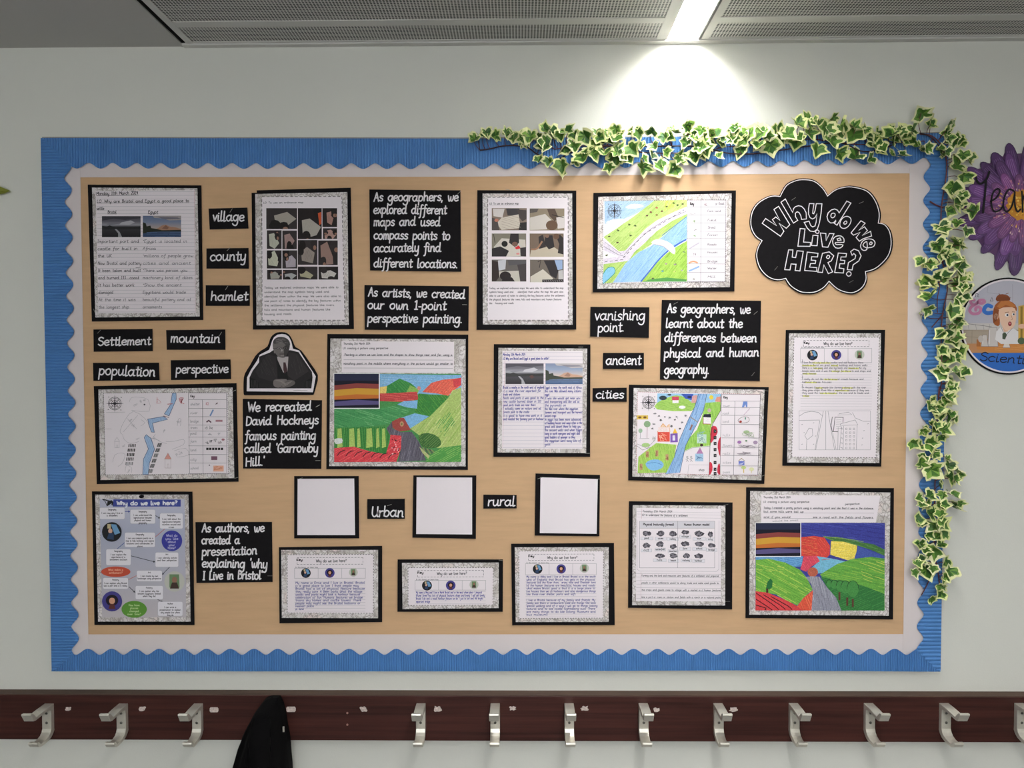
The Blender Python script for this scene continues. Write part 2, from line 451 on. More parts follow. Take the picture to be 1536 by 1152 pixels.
def tray(x0, x1, name):
    """a bay of perforated metal trays with plain edges, between two cross lines"""
    root = link(name, None, None, ((x0 + x1) / 2, -1, ZC)); root['kind'] = 'structure'
    y0, y1, first = r1b, r1a, True
    bands = [(r1b, r1a)]
    step = .26; y = r2b
    while y > slot_end: bands.append((y, max(y - step, slot_end))); y -= step + .03
    e = .016
    for a, b in bands:
        box_obj('perforated_panel', (x0 + e, x1 - e, b, a, ZC + .001, ZC + .004), M_perf, root)
    # plain strips between the bands
    edges = [(-.001, r1b)] + [(bands[i][1], bands[i + 1][0]) for i in range(len(bands) - 1)]
    for a, b in edges:
        box_obj('tray_edge', (x0 + e, x1 - e, b, a, ZC - .0005, ZC + .012), M_white_metal, root)
    for xx in (x0, x1 - e):
        box_obj('tray_edge', (xx, xx + e, slot_end, -.001, ZC - .0008, ZC + .012), M_white_metal, root)
    return root
tray(gx1, xa - .006, 'ceiling_tray')
tray(xb + .004, 2.4, 'ceiling_tray')
struct('ceiling', (gx0 + .001, XR, YB, slot_end - .001, ZC, ZC + .05), M_plaster)
struct('ceiling', (2.402, XR, slot_end, 0, ZC, ZC + .05), M_plaster)
struct('gap_shade_1', (gx0 + .0002, gx0 + .002, slot_end, -.001, ZC + .002, ZC + .13), M_dark)  # black sheet over the plaster edge, stands in for shade in the gap
struct('trim_3', (gx0 - .006, gx0 + .0001, slot_end, -.001, ZC - .0015, ZC + .0005), M_plaster)
struct('trim_2', (gx0 + .001, XR, -.016, -.0005, ZC - .004, ZC + .001), M_white_metal)

# unseen glowing window, added behind the viewpoint to brighten wall and ceiling
wn = link('fill_window_1', None, None, (-.6, YB, 1.55)); wn['kind'] = 'structure'
M_fill_window = mat('added_window_glow', (246, 250, 255), .4, emis=FILL_WINDOW)
for i in range(3):
    box_obj('pane', (-2.1 + i * 1.0 + .02, -1.1 + i * 1.0 - .02, YB + .004, YB + .012, 1.2, 2.4), M_fill_window, wn)
for i in range(4): box_obj('mullion', (-2.14 + i * 1.0, -2.06 + i * 1.0, YB + .001, YB + .04, 1.16, 2.44), M_white_metal, wn)
for z_ in (1.12, 2.4): box_obj('rail', (-2.14, .94, YB + .001, YB + .045, z_, z_ + .07), M_white_metal, wn)
def luminaire(x0, x1, y0, y1, dm, label):
    root = thing('ceiling_light', label, 'light', ((x0 + x1) / 2, (y0 + y1) / 2, ZC))
    h = .045
    t = .003
    vs, fs = [], []
    for b in ((x0, x0 + t, y0, y1, ZC, ZC + h), (x1 - t, x1, y0, y1, ZC, ZC + h), (x0, x1, y1 - t, y1, ZC, ZC + h), (x0, x1, y0, y0 + t, ZC, ZC + h), (x0, x1, y0, y1, ZC + h + .001, ZC + h + .004)):
        v, f = box(*b); k = len(vs); vs += v; fs += [tuple(i + k for i in q) for q in f]
    mesh_obj('housing', vs, fs, M_white_metal, root)
    box_obj('diffuser', (x0 + t + .001, x1 - t - .001, y0 + t + .001, y1 - t - .012, ZC + h - .006, ZC + h), dm, root)
    return root
luminaire(xa, xb, slot_end, ya, M_diff, 'long lit ceiling light between the perforated metal trays, ending at the display wall')
struct('ceiling', (xa - .006, xa, slot_end, -.001, ZC - .0005, ZC + .006), M_white_metal)
struct('ceiling', (xa, xb + .004, ya, -.001, ZC - .0008, ZC + .006), M_white_metal)
def fill_lamp(cx, cy, sx, sy, label, dm):  # unseen ceiling lights, added only to raise the brightness
    root = thing('ceiling_light', label, 'light', (cx, cy, ZC))
    box_obj('housing', (cx - sx, cx + sx, cy - sy, cy + sy, ZC - .03, ZC - .0012), M_white_metal, root)
    box_obj('diffuser', (cx - sx + .01, cx + sx - .01, cy - sy + .01, cy + sy - .01, ZC - .034, ZC - .0302), dm, root)
M_fill_far = mat('fill_far_diffuser', (252, 252, 252), .5, emis=FILL_FAR)
fill_lamp(3.1, -1.4, .3, .9, 'flat unseen fill light added near the east end of the corridor', M_fill_east)
fill_lamp((xa + xb) / 2, -3.08, .045, .46, 'narrow unseen fill light added at the far side of the corridor', M_fill_far)

# ---------------------------------------------------------------- pinboard, kraft paper, white strips
def lerp(x, xs, ys):
    if x <= xs[0]: return ys[0] + (ys[1] - ys[0]) * (x - xs[0]) / (xs[1] - xs[0])
    for i in range(len(xs) - 1):
        if x <= xs[i + 1]: return ys[i] + (ys[i + 1] - ys[i]) * (x - xs[i]) / (xs[i + 1] - xs[i])
    return ys[-1] + (ys[-1] - ys[-2]) * (x - xs[-1]) / (xs[-1] - xs[-2])
TOPX = [61, 400, 700, 1000, 1422]; TOPY = [207, 207.5, 208, 205.5, 199.5]
def top_out(x): return lerp(x, TOPX, TOPY)
def bot_out(x): return lerp(x, [77, 700, 1100, 1411], [1007, 1007, 1005.5, 1007.5])
def left_out(y): return lerp(y, [207, 1006], [61, 77.5])
def right_out(y): return lerp(y, [199, 1007], [1423, 1411])
BD = .012
board_loc = P(740, 604, 0)
bt = thing('pinboard', 'large landscape pinboard backed with brown paper on the pale wall', 'pinboard', board_loc)
q = [(63, 205.2), (400, 205.8), (700, 206.2), (1000, 203.8), (1420, 198), (1409, 1005), (80, 1005)]
plate('panel', q, .0095, .0093, M_felt, bt)
kr = thing('kraft_paper', 'sheet of plain brown kraft paper covering the board', 'paper', P(740, 600, BD))
plate('upper_sheet', [(112, 255), (700, 253), (1372, 250), (1366, 749), (1000, 748), (124, 752)], BD - .0004, .0004, M_kraft, kr)
plate('lower_sheet', [(124, 744), (1366, 742), (1362, 962), (130, 962)], BD - .001, .0004, M_kraft, kr)
def white(pts, lab, d):
    o = thing('border_strip', lab, 'border', P(*[sum(c) / len(pts) for c in zip(*pts)], d))
    plate('paper_strip', pts, d, .0003, M_border, o)
    return o
white([(70, 214), (700, 214), (1408, 206), (1408, 240), (1365, 260), (1060, 261.5), (700, 265), (400, 265.5), (120, 266), (80, 262)], 'straight white paper strip under the top wavy blue edging', BD + .0004)
white([(85, 951.6), (740, 951.6), (1356, 951.2), (1400, 951), (1400, 999), (90, 999)], 'straight white paper strip above the bottom wavy blue edging', BD + .0004)
white([(70, 216), (120.5, 220), (120.5, 266), (132.5, 951.6), (133, 998), (86, 998)], 'tall white paper strip beside the wavy blue edging, village side', BD + .0009)
white([(1364.5, 262), (1365, 208), (1412, 208), (1402, 998), (1354, 998), (1355, 951)], 'tall white paper strip beside the ivy covered blue edging', BD + .0009)

# ---------------------------------------------------------------- blue corrugated edging (four strips)
def wave(t, period, ph):            # 0 at the bulge of the white, 1 at the tip of a blue lobe
    return (.5 - .5 * math.cos(2 * PI * (t - ph) / period)) ** .85
def strip(n, f_outer, f_inner, f_pos, pitch, span, lab, amp=.0026, m=M_blue):
    """n samples per rib along the strip; f_outer/f_inner(t) give pixel points"""
    vs, fs = [], []
    t = span[0]; k = 0; dt = pitch / n; rows = 3
    while t <= span[1] + 1e-6:
        a, b = f_outer(t), f_inner(t)
        z = amp * (1 - abs(math.sin(PI * t / pitch)) ** .65) * -1 + amp
        for j in range(rows):
            u = j / (rows - 1)
            wob = .0006 * math.sin(t * .05 + j)
            p = P(a[0] + (b[0] - a[0]) * u, a[1] + (b[1] - a[1]) * u, f_pos + z + wob)
            vs.append(p)
        k += 1; t += dt
    for i in range(k - 1):
        for j in range(rows - 1):
            x = i * rows + j; fs.append((x, x + 1, x + rows + 1, x + rows))
    cen = vs[len(vs) // 2]
    o = mesh_obj('corrugated_border', vs, fs, m, None, loc=tuple(cen))
    s = o.modifiers.new('thickness', 'SOLIDIFY'); s.thickness = .0004; s.offset = 0
    tag(o, lab, 'border', 'blue corrugated edging of the board')
    return o
def top_in(x):
    lo = lerp(x, [61, 740, 1170, 1422], [244, 245, 240.8, 236]); hi = lo + 8.6
    w_ = wave(x, 35.8, 133)
    y = lo + (hi - lo) * w_
    # mitred ends
    l = 207 + (x - 61) * (46 / 46.); r = 199.5 + (1423 - x) * (40 / 37.)
    return (x, max(min(y, l, r), top_out(x) + .2))
def bot_in(x):
    w_ = wave(x, 35.6, 149.5); y = 982.3 - 9 * w_
    l = 1006 - (x - 77) * (30 / 33.); r = 1007 - (1411 - x) * (27 / 28.)
    return (x, min(max(y, l, r), bot_out(x) - .2))
def left_in(y):
    w_ = wave(y, 35.4, 267.5 + 0)
    x = lerp(y, [253, 975], [96, 107.5]) + 11 * w_
    t = 65 + (y - 207); b = 81.5 + (1006 - y) * 33 / 28.
    return (max(min(x, t, b), left_out(y) + .2), y)
def right_in(y):
    w_ = wave(y, 35.5, 389.3)
    x = lerp(y, [240, 975], [1396, 1385]) - 10 * w_
    t = 1419 - (y - 199.5) * 37 / 40.; b = 1407 - (1007 - y) * 28 / 27.
    return (min(max(x, t, b), right_out(y) - .2), y)
BB = BD + .0022
strip(8, lambda x: (x, top_out(x)), top_in, BB, 4.2, (61, 1423), 'wavy blue corrugated edging strip along the top of the board')
strip(8, lambda x: (x, bot_out(x)), bot_in, BB, 3.6, (77, 1411), 'wavy blue corrugated edging strip along the bottom, above the coat hooks')
strip(8, lambda y: (left_out(y), y), left_in, BB + .0005, 4.3, (207, 1006), 'wavy blue corrugated edging strip on the bare, ivy-free upright side')
strip(8, lambda y: (right_out(y), y), right_in, BB + .0005, 5.7, (200, 1006), 'wavy blue corrugated edging strip on the upright side behind the ivy')
for (x, y) in ((78, 297), (104, 566)):
    pass

# ---------------------------------------------------------------- coat rail, hooks, coat
RD = .0245                                             # rail face
zr1 = P(768, 1111.6, RD).z; zr0 = P(768, 1044.2, RD).z
rail = thing('coat_rail', 'long dark brown wooden rail carrying the row of coat hooks', 'rail', (0, 0, (zr0 + zr1) / 2))
box_obj('board', (XL + .02, XR - .02, -RD, -.0003, zr1, zr0), [M_wood], rail, bevel=.0012)
box_obj('top_edge', (XL + .02, XR - .02, -RD + .0006, -.0003, zr0 + .0001, zr0 + .0022), M_wood_top, rail)
def hook_mesh():
    pr = [(0, 70), (30, 70), (47, 69), (60, 68), (63, 72), (72, 82), (78, 83), (79, 80), (70, 63), (62, 61), (44, 62), (20, 63), (12, 60),
          (11, 52), (11, 16), (14, 9), (20, 4), (30, 1), (46, 0), (50, 4), (54, 9), (59, 9), (60, 6), (54, -3), (46, -7), (24, -7), (12, -4), (4, 2), (0, 8)]
    W = .0107; n = len(pr)
    vs = [(s * W, -y / 1000, z / 1000) for s in (-1, 1) for y, z in pr]
    fs = []
    for t in tess([(a, b) for a, b in pr]): fs.append(tuple(t)); fs.append(tuple(i + n for i in t[::-1]))
    for i in range(n): fs.append((i, (i + 1) % n, (i + 1) % n + n, i + n))
    me = bpy.data.meshes.new('hook_bracket'); me.from_pydata(vs, [], fs); me.materials.append(M_alu)
    bm = bmesh.new(); bm.from_mesh(me); bmesh.ops.recalc_face_normals(bm, faces=bm.faces)
    bmesh.ops.bevel(bm, geom=[e for e in bm.edges if abs(e.verts[0].co.x - e.verts[1].co.x) < 1e-5], offset=.0006, segments=1, affect='EDGES')
    bm.to_mesh(me); bm.free()
    return me
def screw_mesh():
    bm = bmesh.new(); bmesh.ops.create_cone(bm, cap_ends=True, segments=14, radius1=.0033, radius2=.0026, depth=.0012)
    bmesh.ops.rotate(bm, verts=bm.verts, matrix=Matrix.Rotation(PI / 2, 3, 'X'))
    me = bpy.data.meshes.new('screw'); bm.to_mesh(me); bm.free(); me.materials.append(M_steel); return me
HM, SM = hook_mesh(), screw_mesh()
def slot_mesh():
    me = bpy.data.meshes.new('slot'); v, f = box(-.0018, .0018, -.0002, .0002, -.0004, .0004); me.from_pydata(v, [], f); me.materials.append(M_hole); return me
SL = slot_mesh()
def make_hook(px, lab):
    p = P(px, 1100, RD)
    h = thing('coat_hook', lab, 'hook', p, 'double aluminium hooks on the rail')
    link('bracket', HM, h)
    for z in (.030, .052):
        s = link('screw', SM, h, (0, -.0115, z)); link('slot', SL, s, (0, -.0007, 0))
    return h
hooks = [(75, 'coat hook hanging at the plaster-ceiling end, first on the rail'), (186, 'second coat hook, under the poster of linked boxes'),
         (298.5, 'coat hook standing next to the one with the black coat, on its free side'), (410, 'coat hook mostly hidden under the black coat'),
         (632, 'coat hook after the empty gap with two screw holes'), (743, 'coat hook below the short pale worksheet and second blank square'),
         (853.5, 'coat hook below the worksheet with two long blue paragraphs'), (964.5, 'coat hook below the empty kraft strip beside the sorting sheet'),
         (1076.5, 'coat hook below the sorting sheet, beside the last label scrap'), (1189.5, 'coat hook below the painting with the dark blue sky, near its inset'),
         (1302, 'coat hook below the dark blue sky painting, under its trees'), (1415, 'coat hook just under the ivy side corner of the board'), (1527.5, 'coat hook cut by the picture edge on the badge side')]
for px, lab in hooks: make_hook(px, lab)
for i, (x, y) in enumerate(((521, 1069.5), (521, 1087))):
    p = P(x, y, RD)
    bm = bmesh.new(); bmesh.ops.create_cone(bm, cap_ends=True, segments=12, radius1=.0024, radius2=.0024, depth=.0008)
    bmesh.ops.rotate(bm, verts=bm.verts, matrix=Matrix.Rotation(PI / 2, 3, 'X'))
    me = bpy.data.meshes.new('screw_hole'); bm.to_mesh(me); bm.free(); me.materials.append(M_wallplug)
    link('screw_hole', me, rail, p - rail.location + Vector((0, -.0001, 0)))
scraps = [(102, 1063.5, 10, 6, 'torn'), (213, 1063.5, 12, 8, 'torn'), (321, 1064.7, 13, 7.5, 'whole'), (436.5, 1064, 14, 8, 'whole'), (545, 1063.5, 12, 8, 'torn'),
          (657, 1063.5, 12, 9, 'torn'), (769, 1062.5, 12, 7.5, 'torn'), (877, 1062.5, 12, 7, 'torn'), (985, 1065, 12, 7, 'torn'), (1100, 1064.5, 13, 7, 'torn')]
names = ['after the first hook', 'after the second hook', 'before the coat, beside the third hook', 'just beside the black coat', 'beside the two empty screw holes',
         'beside the hook after the gap', 'below the middle blank square', 'under the twin-paragraph worksheet', 'by the sorting sheet', 'last along the rail']
for (x, y, w_, h_, st), nm in zip(scraps, names):
    rnd = random.Random(int(x)); pts = []
    n = 14
    for i in range(n):
        a = 2 * PI * i / n; cx_, sy2 = math.cos(a), math.sin(a)
        k = 1 / max(abs(cx_), abs(sy2))
        j = 1 if st == 'whole' else rnd.uniform(.6, 1.1)
        pts.append((x + cx_ * k * j * w_ / 2, y + sy2 * k * j * h_ / 2))
    o = thing('label_scrap', ('white rectangular label' if st == 'whole' else 'ragged torn white label remnant') + ' stuck on the wooden rail, ' + nm, 'label', P(x, y, RD))
    plate('paper', pts, RD + .0006, .0003, M_scrap, o)

def make_coat():
    zo = Z(330, 1030, 9.446)
    rows = [(199, 700, 795, .0045), (200, 690, 800, .05), (207, 650, 806, .075), (216, 625, 810, .092), (240, 590, 822, .100), (300, 545, 850, .102), (400, 490, 876, .1), (500, 432, 894, .098), (600, 382, 908, .096), (700, 342, 928, .092),
            (800, 300, 945, .092), (1000, 245, 960, .095), (1152, 200, 975, .097), (1500, 120, 990, .1), (2200, 20, 1010, .1), (3200, -40, 1020, .1), (4400, -60, 1010, .1), (5200, -50, 990, .095)]
    # extra rows between
    R = []
    for a, b in zip(rows[:-1], rows[1:]):
        for k in range(3): t = k / 3; R.append(tuple(a[i] + (b[i] - a[i]) * t for i in range(4)))
    R.append(rows[-1])
    vs, fs = [], []; n = 41
    for ri, (y, l, r, dep) in enumerate(R):
        for i in range(n):
            u = i / (n - 1); ang = PI * u
            px = (l + r) / 2 - (r - l) / 2 * math.cos(ang)
            amp = min(1, max(0, (y - 230) / 500))
            fold = amp * (.010 * math.sin(u * 17 + y * .0012) + .006 * math.sin(u * 31 + 1.3 + y * .002)) * math.sin(ang) ** .5
            d = RD + .003 + (dep - .004) * math.sin(ang) ** .45 + fold
            X, Y = zo((px, y)); p = P(X, Y, RD + .03); vs.append(Vector((p.x, -d, p.z)))
    for i in range(len(R) - 1):
        for j in range(n - 1):
            x = i * n + j; fs.append((x, x + 1, x + n + 1, x + n))
    ct = thing('coat', 'black coat hanging in folds from a hook on the rail', 'coat', P(410, 1100, .06))
    b = mesh_obj('cloth', vs, fs, M_coat, ct, smooth=True)
    s = b.modifiers.new('thickness', 'SOLIDIFY'); s.thickness = .002; s.offset = 1
    # sleeve: a separate fold hanging at the front
    vs, fs = [], []; m = 18
    path = [(720, 260, .026), (705, 420, .034), (690, 620, .037), (705, 850, .038), (720, 1152, .040), (730, 1600, .042), (735, 2600, .044), (738, 3600, .040)]
    pp = smoothpts([(a, b_) for a, b_, c_ in path], 5)
    for k, (x, y) in enumerate(pp):
        t = k / (len(pp) - 1) * (len(path) - 1); i0 = min(int(t), len(path) - 2); rr = path[i0][2] + (path[i0 + 1][2] - path[i0][2]) * (t - i0)
        X, Y = zo((x, y)); c = P(X, Y, RD + .03)
        for j in range(m):
            a = 2 * PI * j / m
            q_ = 1 + .12 * math.sin(3 * a + k * .25) + .06 * math.sin(k * .9)
            vs.append(Vector((c.x + rr * .62 * q_ * math.cos(a), -(RD + .086 + .010 * min(1, k / 8)) - rr * .42 * q_ * math.sin(a), c.z)))
    for k in range(len(pp) - 1):
        for j in range(m): fs.append((k * m + j, k * m + (j + 1) % m, (k + 1) * m + (j + 1) % m, (k + 1) * m + j))
    fs.append(tuple(range(m))[::-1]); fs.append(tuple((len(pp) - 1) * m + j for j in range(m)))
    mesh_obj('sleeve', vs, fs, M_coat, ct, smooth=True)
    zp = P(425.5, 1093.5, RD + .05)
    v, f = box(zp.x - .0018, zp.x + .0018, zp.y - .002, zp.y, zp.z - .006, zp.z + .006)
    mesh_obj('zip_pull', v, f, M_alu, ct)
make_coat()
# ---------------------------------------------------------------- black word cards
CD = BD + .0022
WHITE = (236, 232, 234)
def avg(pts): return (sum(p[0] for p in pts) / len(pts), sum(p[1] for p in pts) / len(pts))
def staple(root, x, y, ang, d):
    L = 3.6; c, s = math.cos(ang), math.sin(ang)
    a, b = P(x - c * L, y - s * L, d + .0006), P(x + c * L, y + s * L, d + .0006)
    t = (b - a).normalized(); n = t.cross(Vector((0, 1, 0))).normalized() * .0004; k = Vector((0, .0006, 0))
    vs = [a + n, a - n, b - n, b + n]; vs += [v + k for v in vs]
    fs = [(0, 1, 2, 3), (7, 6, 5, 4), (0, 4, 5, 1), (1, 5, 6, 2), (2, 6, 7, 3), (3, 7, 4, 0)]
    mesh_obj('staple', vs, fs, M_steel, root)
def card(tf, k, q, lines, label, group, pen=7.5, stp=(), kind='word_card'):
    """k: enlargement of tf; lines: (text, (x0,y0), (x1,y1), x-height)"""
    px = [tf(p) for p in q]; d = CD + random.uniform(0, .0006)
    r = thing(kind, label, 'card', P(*avg(px), d), group)
    plate('card', px, d, .0006, M_card, r)
    D = Draw(d, tf)
    for tx, a, b, xh in lines:
        D.text(tx, a, b, xh * .9, pen, WHITE, sm=4, slant=.08, cap=True, wob=.05)
    D.build('lettering', r)
    for x, y, a in stp:
        X, Y = tf((x, y)); staple(r, X, Y, a, d)
    return r
z1, z2, z3, z4, z5 = Z(40, 190, 4.518), Z(40, 430, 4.518), Z(40, 680, 4.042), Z(360, 260, 4.518), Z(360, 490, 4.389)
z6, z7, z8, z8b = Z(400, 700, 4.267), Z(540, 260, 4.518), Z(700, 500, 4.955), Z(740, 700, 4.518)
z9a, z9, z10, z11 = Z(860, 260, 5.12), Z(870, 440, 5.12), Z(920, 560, 5.908), Z(1100, 250, 5.908)
z11b, z11c, z11d = Z(1140, 480, 4.904), Z(1100, 715, 5.121), Z(920, 730, 5.486)
z12, z12b, z13 = Z(130, 570, 6.4), Z(130, 730, 5.359), Z(130, 270, 5.239)
WG = 'black cards with one handwritten white word'; SG = 'black cards with a handwritten white sentence'
card(z1, 1, [(1232, 555), (1494, 548), (1503, 690), (1240, 697)], [('village', (1258, 640), (1475, 640), 44)], 'small black card reading village in white pen', WG, 9, [(1385, 568, -1)])
card(z1, 1, [(1218, 825), (1503, 822), (1505, 962), (1218, 962)], [('county', (1242, 910), (1488, 906), 44)], 'small black card reading county in white pen', WG, 9, [(1368, 830, -.8)])
card(z2, 1, [(1213, -10), (1512, -8), (1512, 130), (1213, 130)], [('hamlet', (1245, 92), (1500, 92), 40)], 'small black card reading hamlet in white pen', WG, 9, [(1355, 8, -1)])
card(z2, 1, [(452, 290), (852, 286), (854, 437), (454, 441)], [('Settlement', (482, 400), (842, 392), 38)], 'small black card reading settlement in white pen', WG, 9, [(490, 305, -.8)])
card(z2, 1, [(945, 294), (1345, 290), (1346, 428), (949, 428)], [('mountain', (974, 378), (1312, 380), 42)], 'small black card reading mountain in white pen', WG, 9, [(1312, 322, -1)])
card(z2, 1, [(449, 516), (896, 515), (900, 634), (452, 638)], [('population', (487, 596), (872, 608), 45)], 'small black card reading population in white pen', WG, 9, [(755, 545, 0)])
card(z2, 1, [(976, 498), (1381, 493), (1385, 626), (978, 633)], [('perspective', (1010, 588), (1368, 582), 40)], 'small black card reading perspective in white pen', WG, 8.5)
card(z5, 1, [(18, 475), (540, 484), (535, 936), (20, 934)], [('We recreated', (50, 558), (472, 552), 42), ('David Hockneys', (38, 650), (518, 640), 40), ('famous painting', (33, 745), (500, 742), 40),
     ("called 'Garrowby", (28, 830), (515, 825), 40), ("Hill.'", (35, 918), (165, 912), 38)], 'black card with five lines about a famous painting, below the portrait cutout', SG, 9, [(512, 522, -.5), (512, 882, 0)])
card(z3, 1, [(1023, 417), (1487, 416), (1491, 780), (1029, 786)], [('As authors, we', (1062, 478), (1442, 475), 34), ('created a', (1060, 550), (1292, 548), 34), ('presentation', (1062, 622), (1398, 612), 36),
     ("explaining 'why", (1062, 690), (1460, 694), 36), ("I Live in Bristol'", (1068, 765), (1430, 762), 34)], 'black card with five lines about authors, beside the poster of linked boxes', SG, 8.5, [(1475, 743, 0)])
card(z7, 1, [(63, 109), (681, 115), (686, 667), (68, 658)], [('As geographers, we', (93, 188), (668, 186), 40), ('explored different', (90, 272), (588, 275), 40), ('maps and used', (92, 355), (545, 355), 40),
     ('compass points to', (92, 445), (612, 450), 40), ('accurately find', (92, 532), (550, 530), 40), ('different locations.', (92, 635), (662, 640), 40)], 'tall black card of six lines about geographers, above the artists card', SG, 9, [(672, 130, -.8)])
card(z7, 1, [(30, 757), (738, 765), (735, 1067), (32, 1060)], [('As artists, we created', (55, 832), (712, 848), 40), ('our own 1-point', (50, 918), (585, 925), 40), ('perspective painting.', (50, 1010), (692, 1014), 42)],
     'black card of three lines about artists and perspective painting', SG, 9, [(708, 890, 0)])
card(z9, 1, [(80, 103), (533, 107), (529, 342), (78, 332)], [('vanishing', (110, 206), (502, 203), 52), ('point.', (135, 298), (340, 292), 50)], 'small black card reading vanishing point in white pen', WG, 9)
card(z9, 1, [(177, 457), (491, 457), (491, 583), (176, 580)], [('ancient', (198, 547), (470, 547), 50)], 'small black card reading ancient in white pen', WG, 10)
card(z9, 1, [(97, 728), (359, 724), (359, 833), (96, 832)], [('cities', (120, 805), (338, 807), 44)], 'small black card reading cities in white pen', WG, 9)
card(z9, 1, [(629, 50), (1391, 57), (1381, 673), (614, 663)], [('As geographers, we', (668, 150), (1310, 155), 46), ('learnt about the', (658, 262), (1250, 262), 46), ('differences between', (648, 370), (1358, 375), 46),
     ('physical and human', (645, 492), (1375, 484), 46), ('geography.', (648, 620), (992, 615), 48)], 'black card of five lines about physical and human geography', SG, 10.5, [(735, 75, -.5), (1350, 150, -.7), (1330, 620, -.9)])
card(z6, 1, [(644, 208), (884, 206), (884, 334), (644, 335)], [('Urban', (670, 320), (878, 320), 44)], 'small black card reading urban, between the blank white squares', WG, 8.5, [(785, 246, -.3)])
card(ID, 1, [(725, 742), (775, 742.5), (775, 762.5), (725, 763)], [('rural', (731.5, 758.5), (773, 758.5), 9.5)], 'small black card reading rural in white pen', WG, 1.9)

def square(q1, tf1, q2, label, stp=()):
    px = [tf1(p) for p in q1]; r = thing('mounted_square', label, 'card', P(*avg(px), CD), 'black cards with a blank white square')
    plate('backing_card', px, CD + .0004, .0006, M_card, r)
    plate('white_sheet', [tf1(p) for p in q2], CD + .001, .0003, M_paper, r)
    for x, y, a in stp:
        X, Y = tf1((x, y)); staple(r, X, Y, a, CD + .001)
square([(176, 60), (589, 60), (592, 459), (176, 459)], z6, [(198, 78), (560, 76), (566, 438), (196, 438)], 'blank white square on black card, under the green valley painting', [(215, 76, -.3)])
square([(939, 56), (1342, 56), (1339, 462), (933, 454)], z6, [(960, 68), (1315, 70), (1315, 434), (957, 431)], 'blank white square on black card, between the urban and rural cards')
square([(286, 46), (723, 56), (719, 472), (281, 467)], z8b, [(320, 72), (708, 84), (700, 455), (315, 450)], 'blank white square on black card, above the worksheet with two paragraphs', [(315, 78, -.3), (712, 84, 0)])

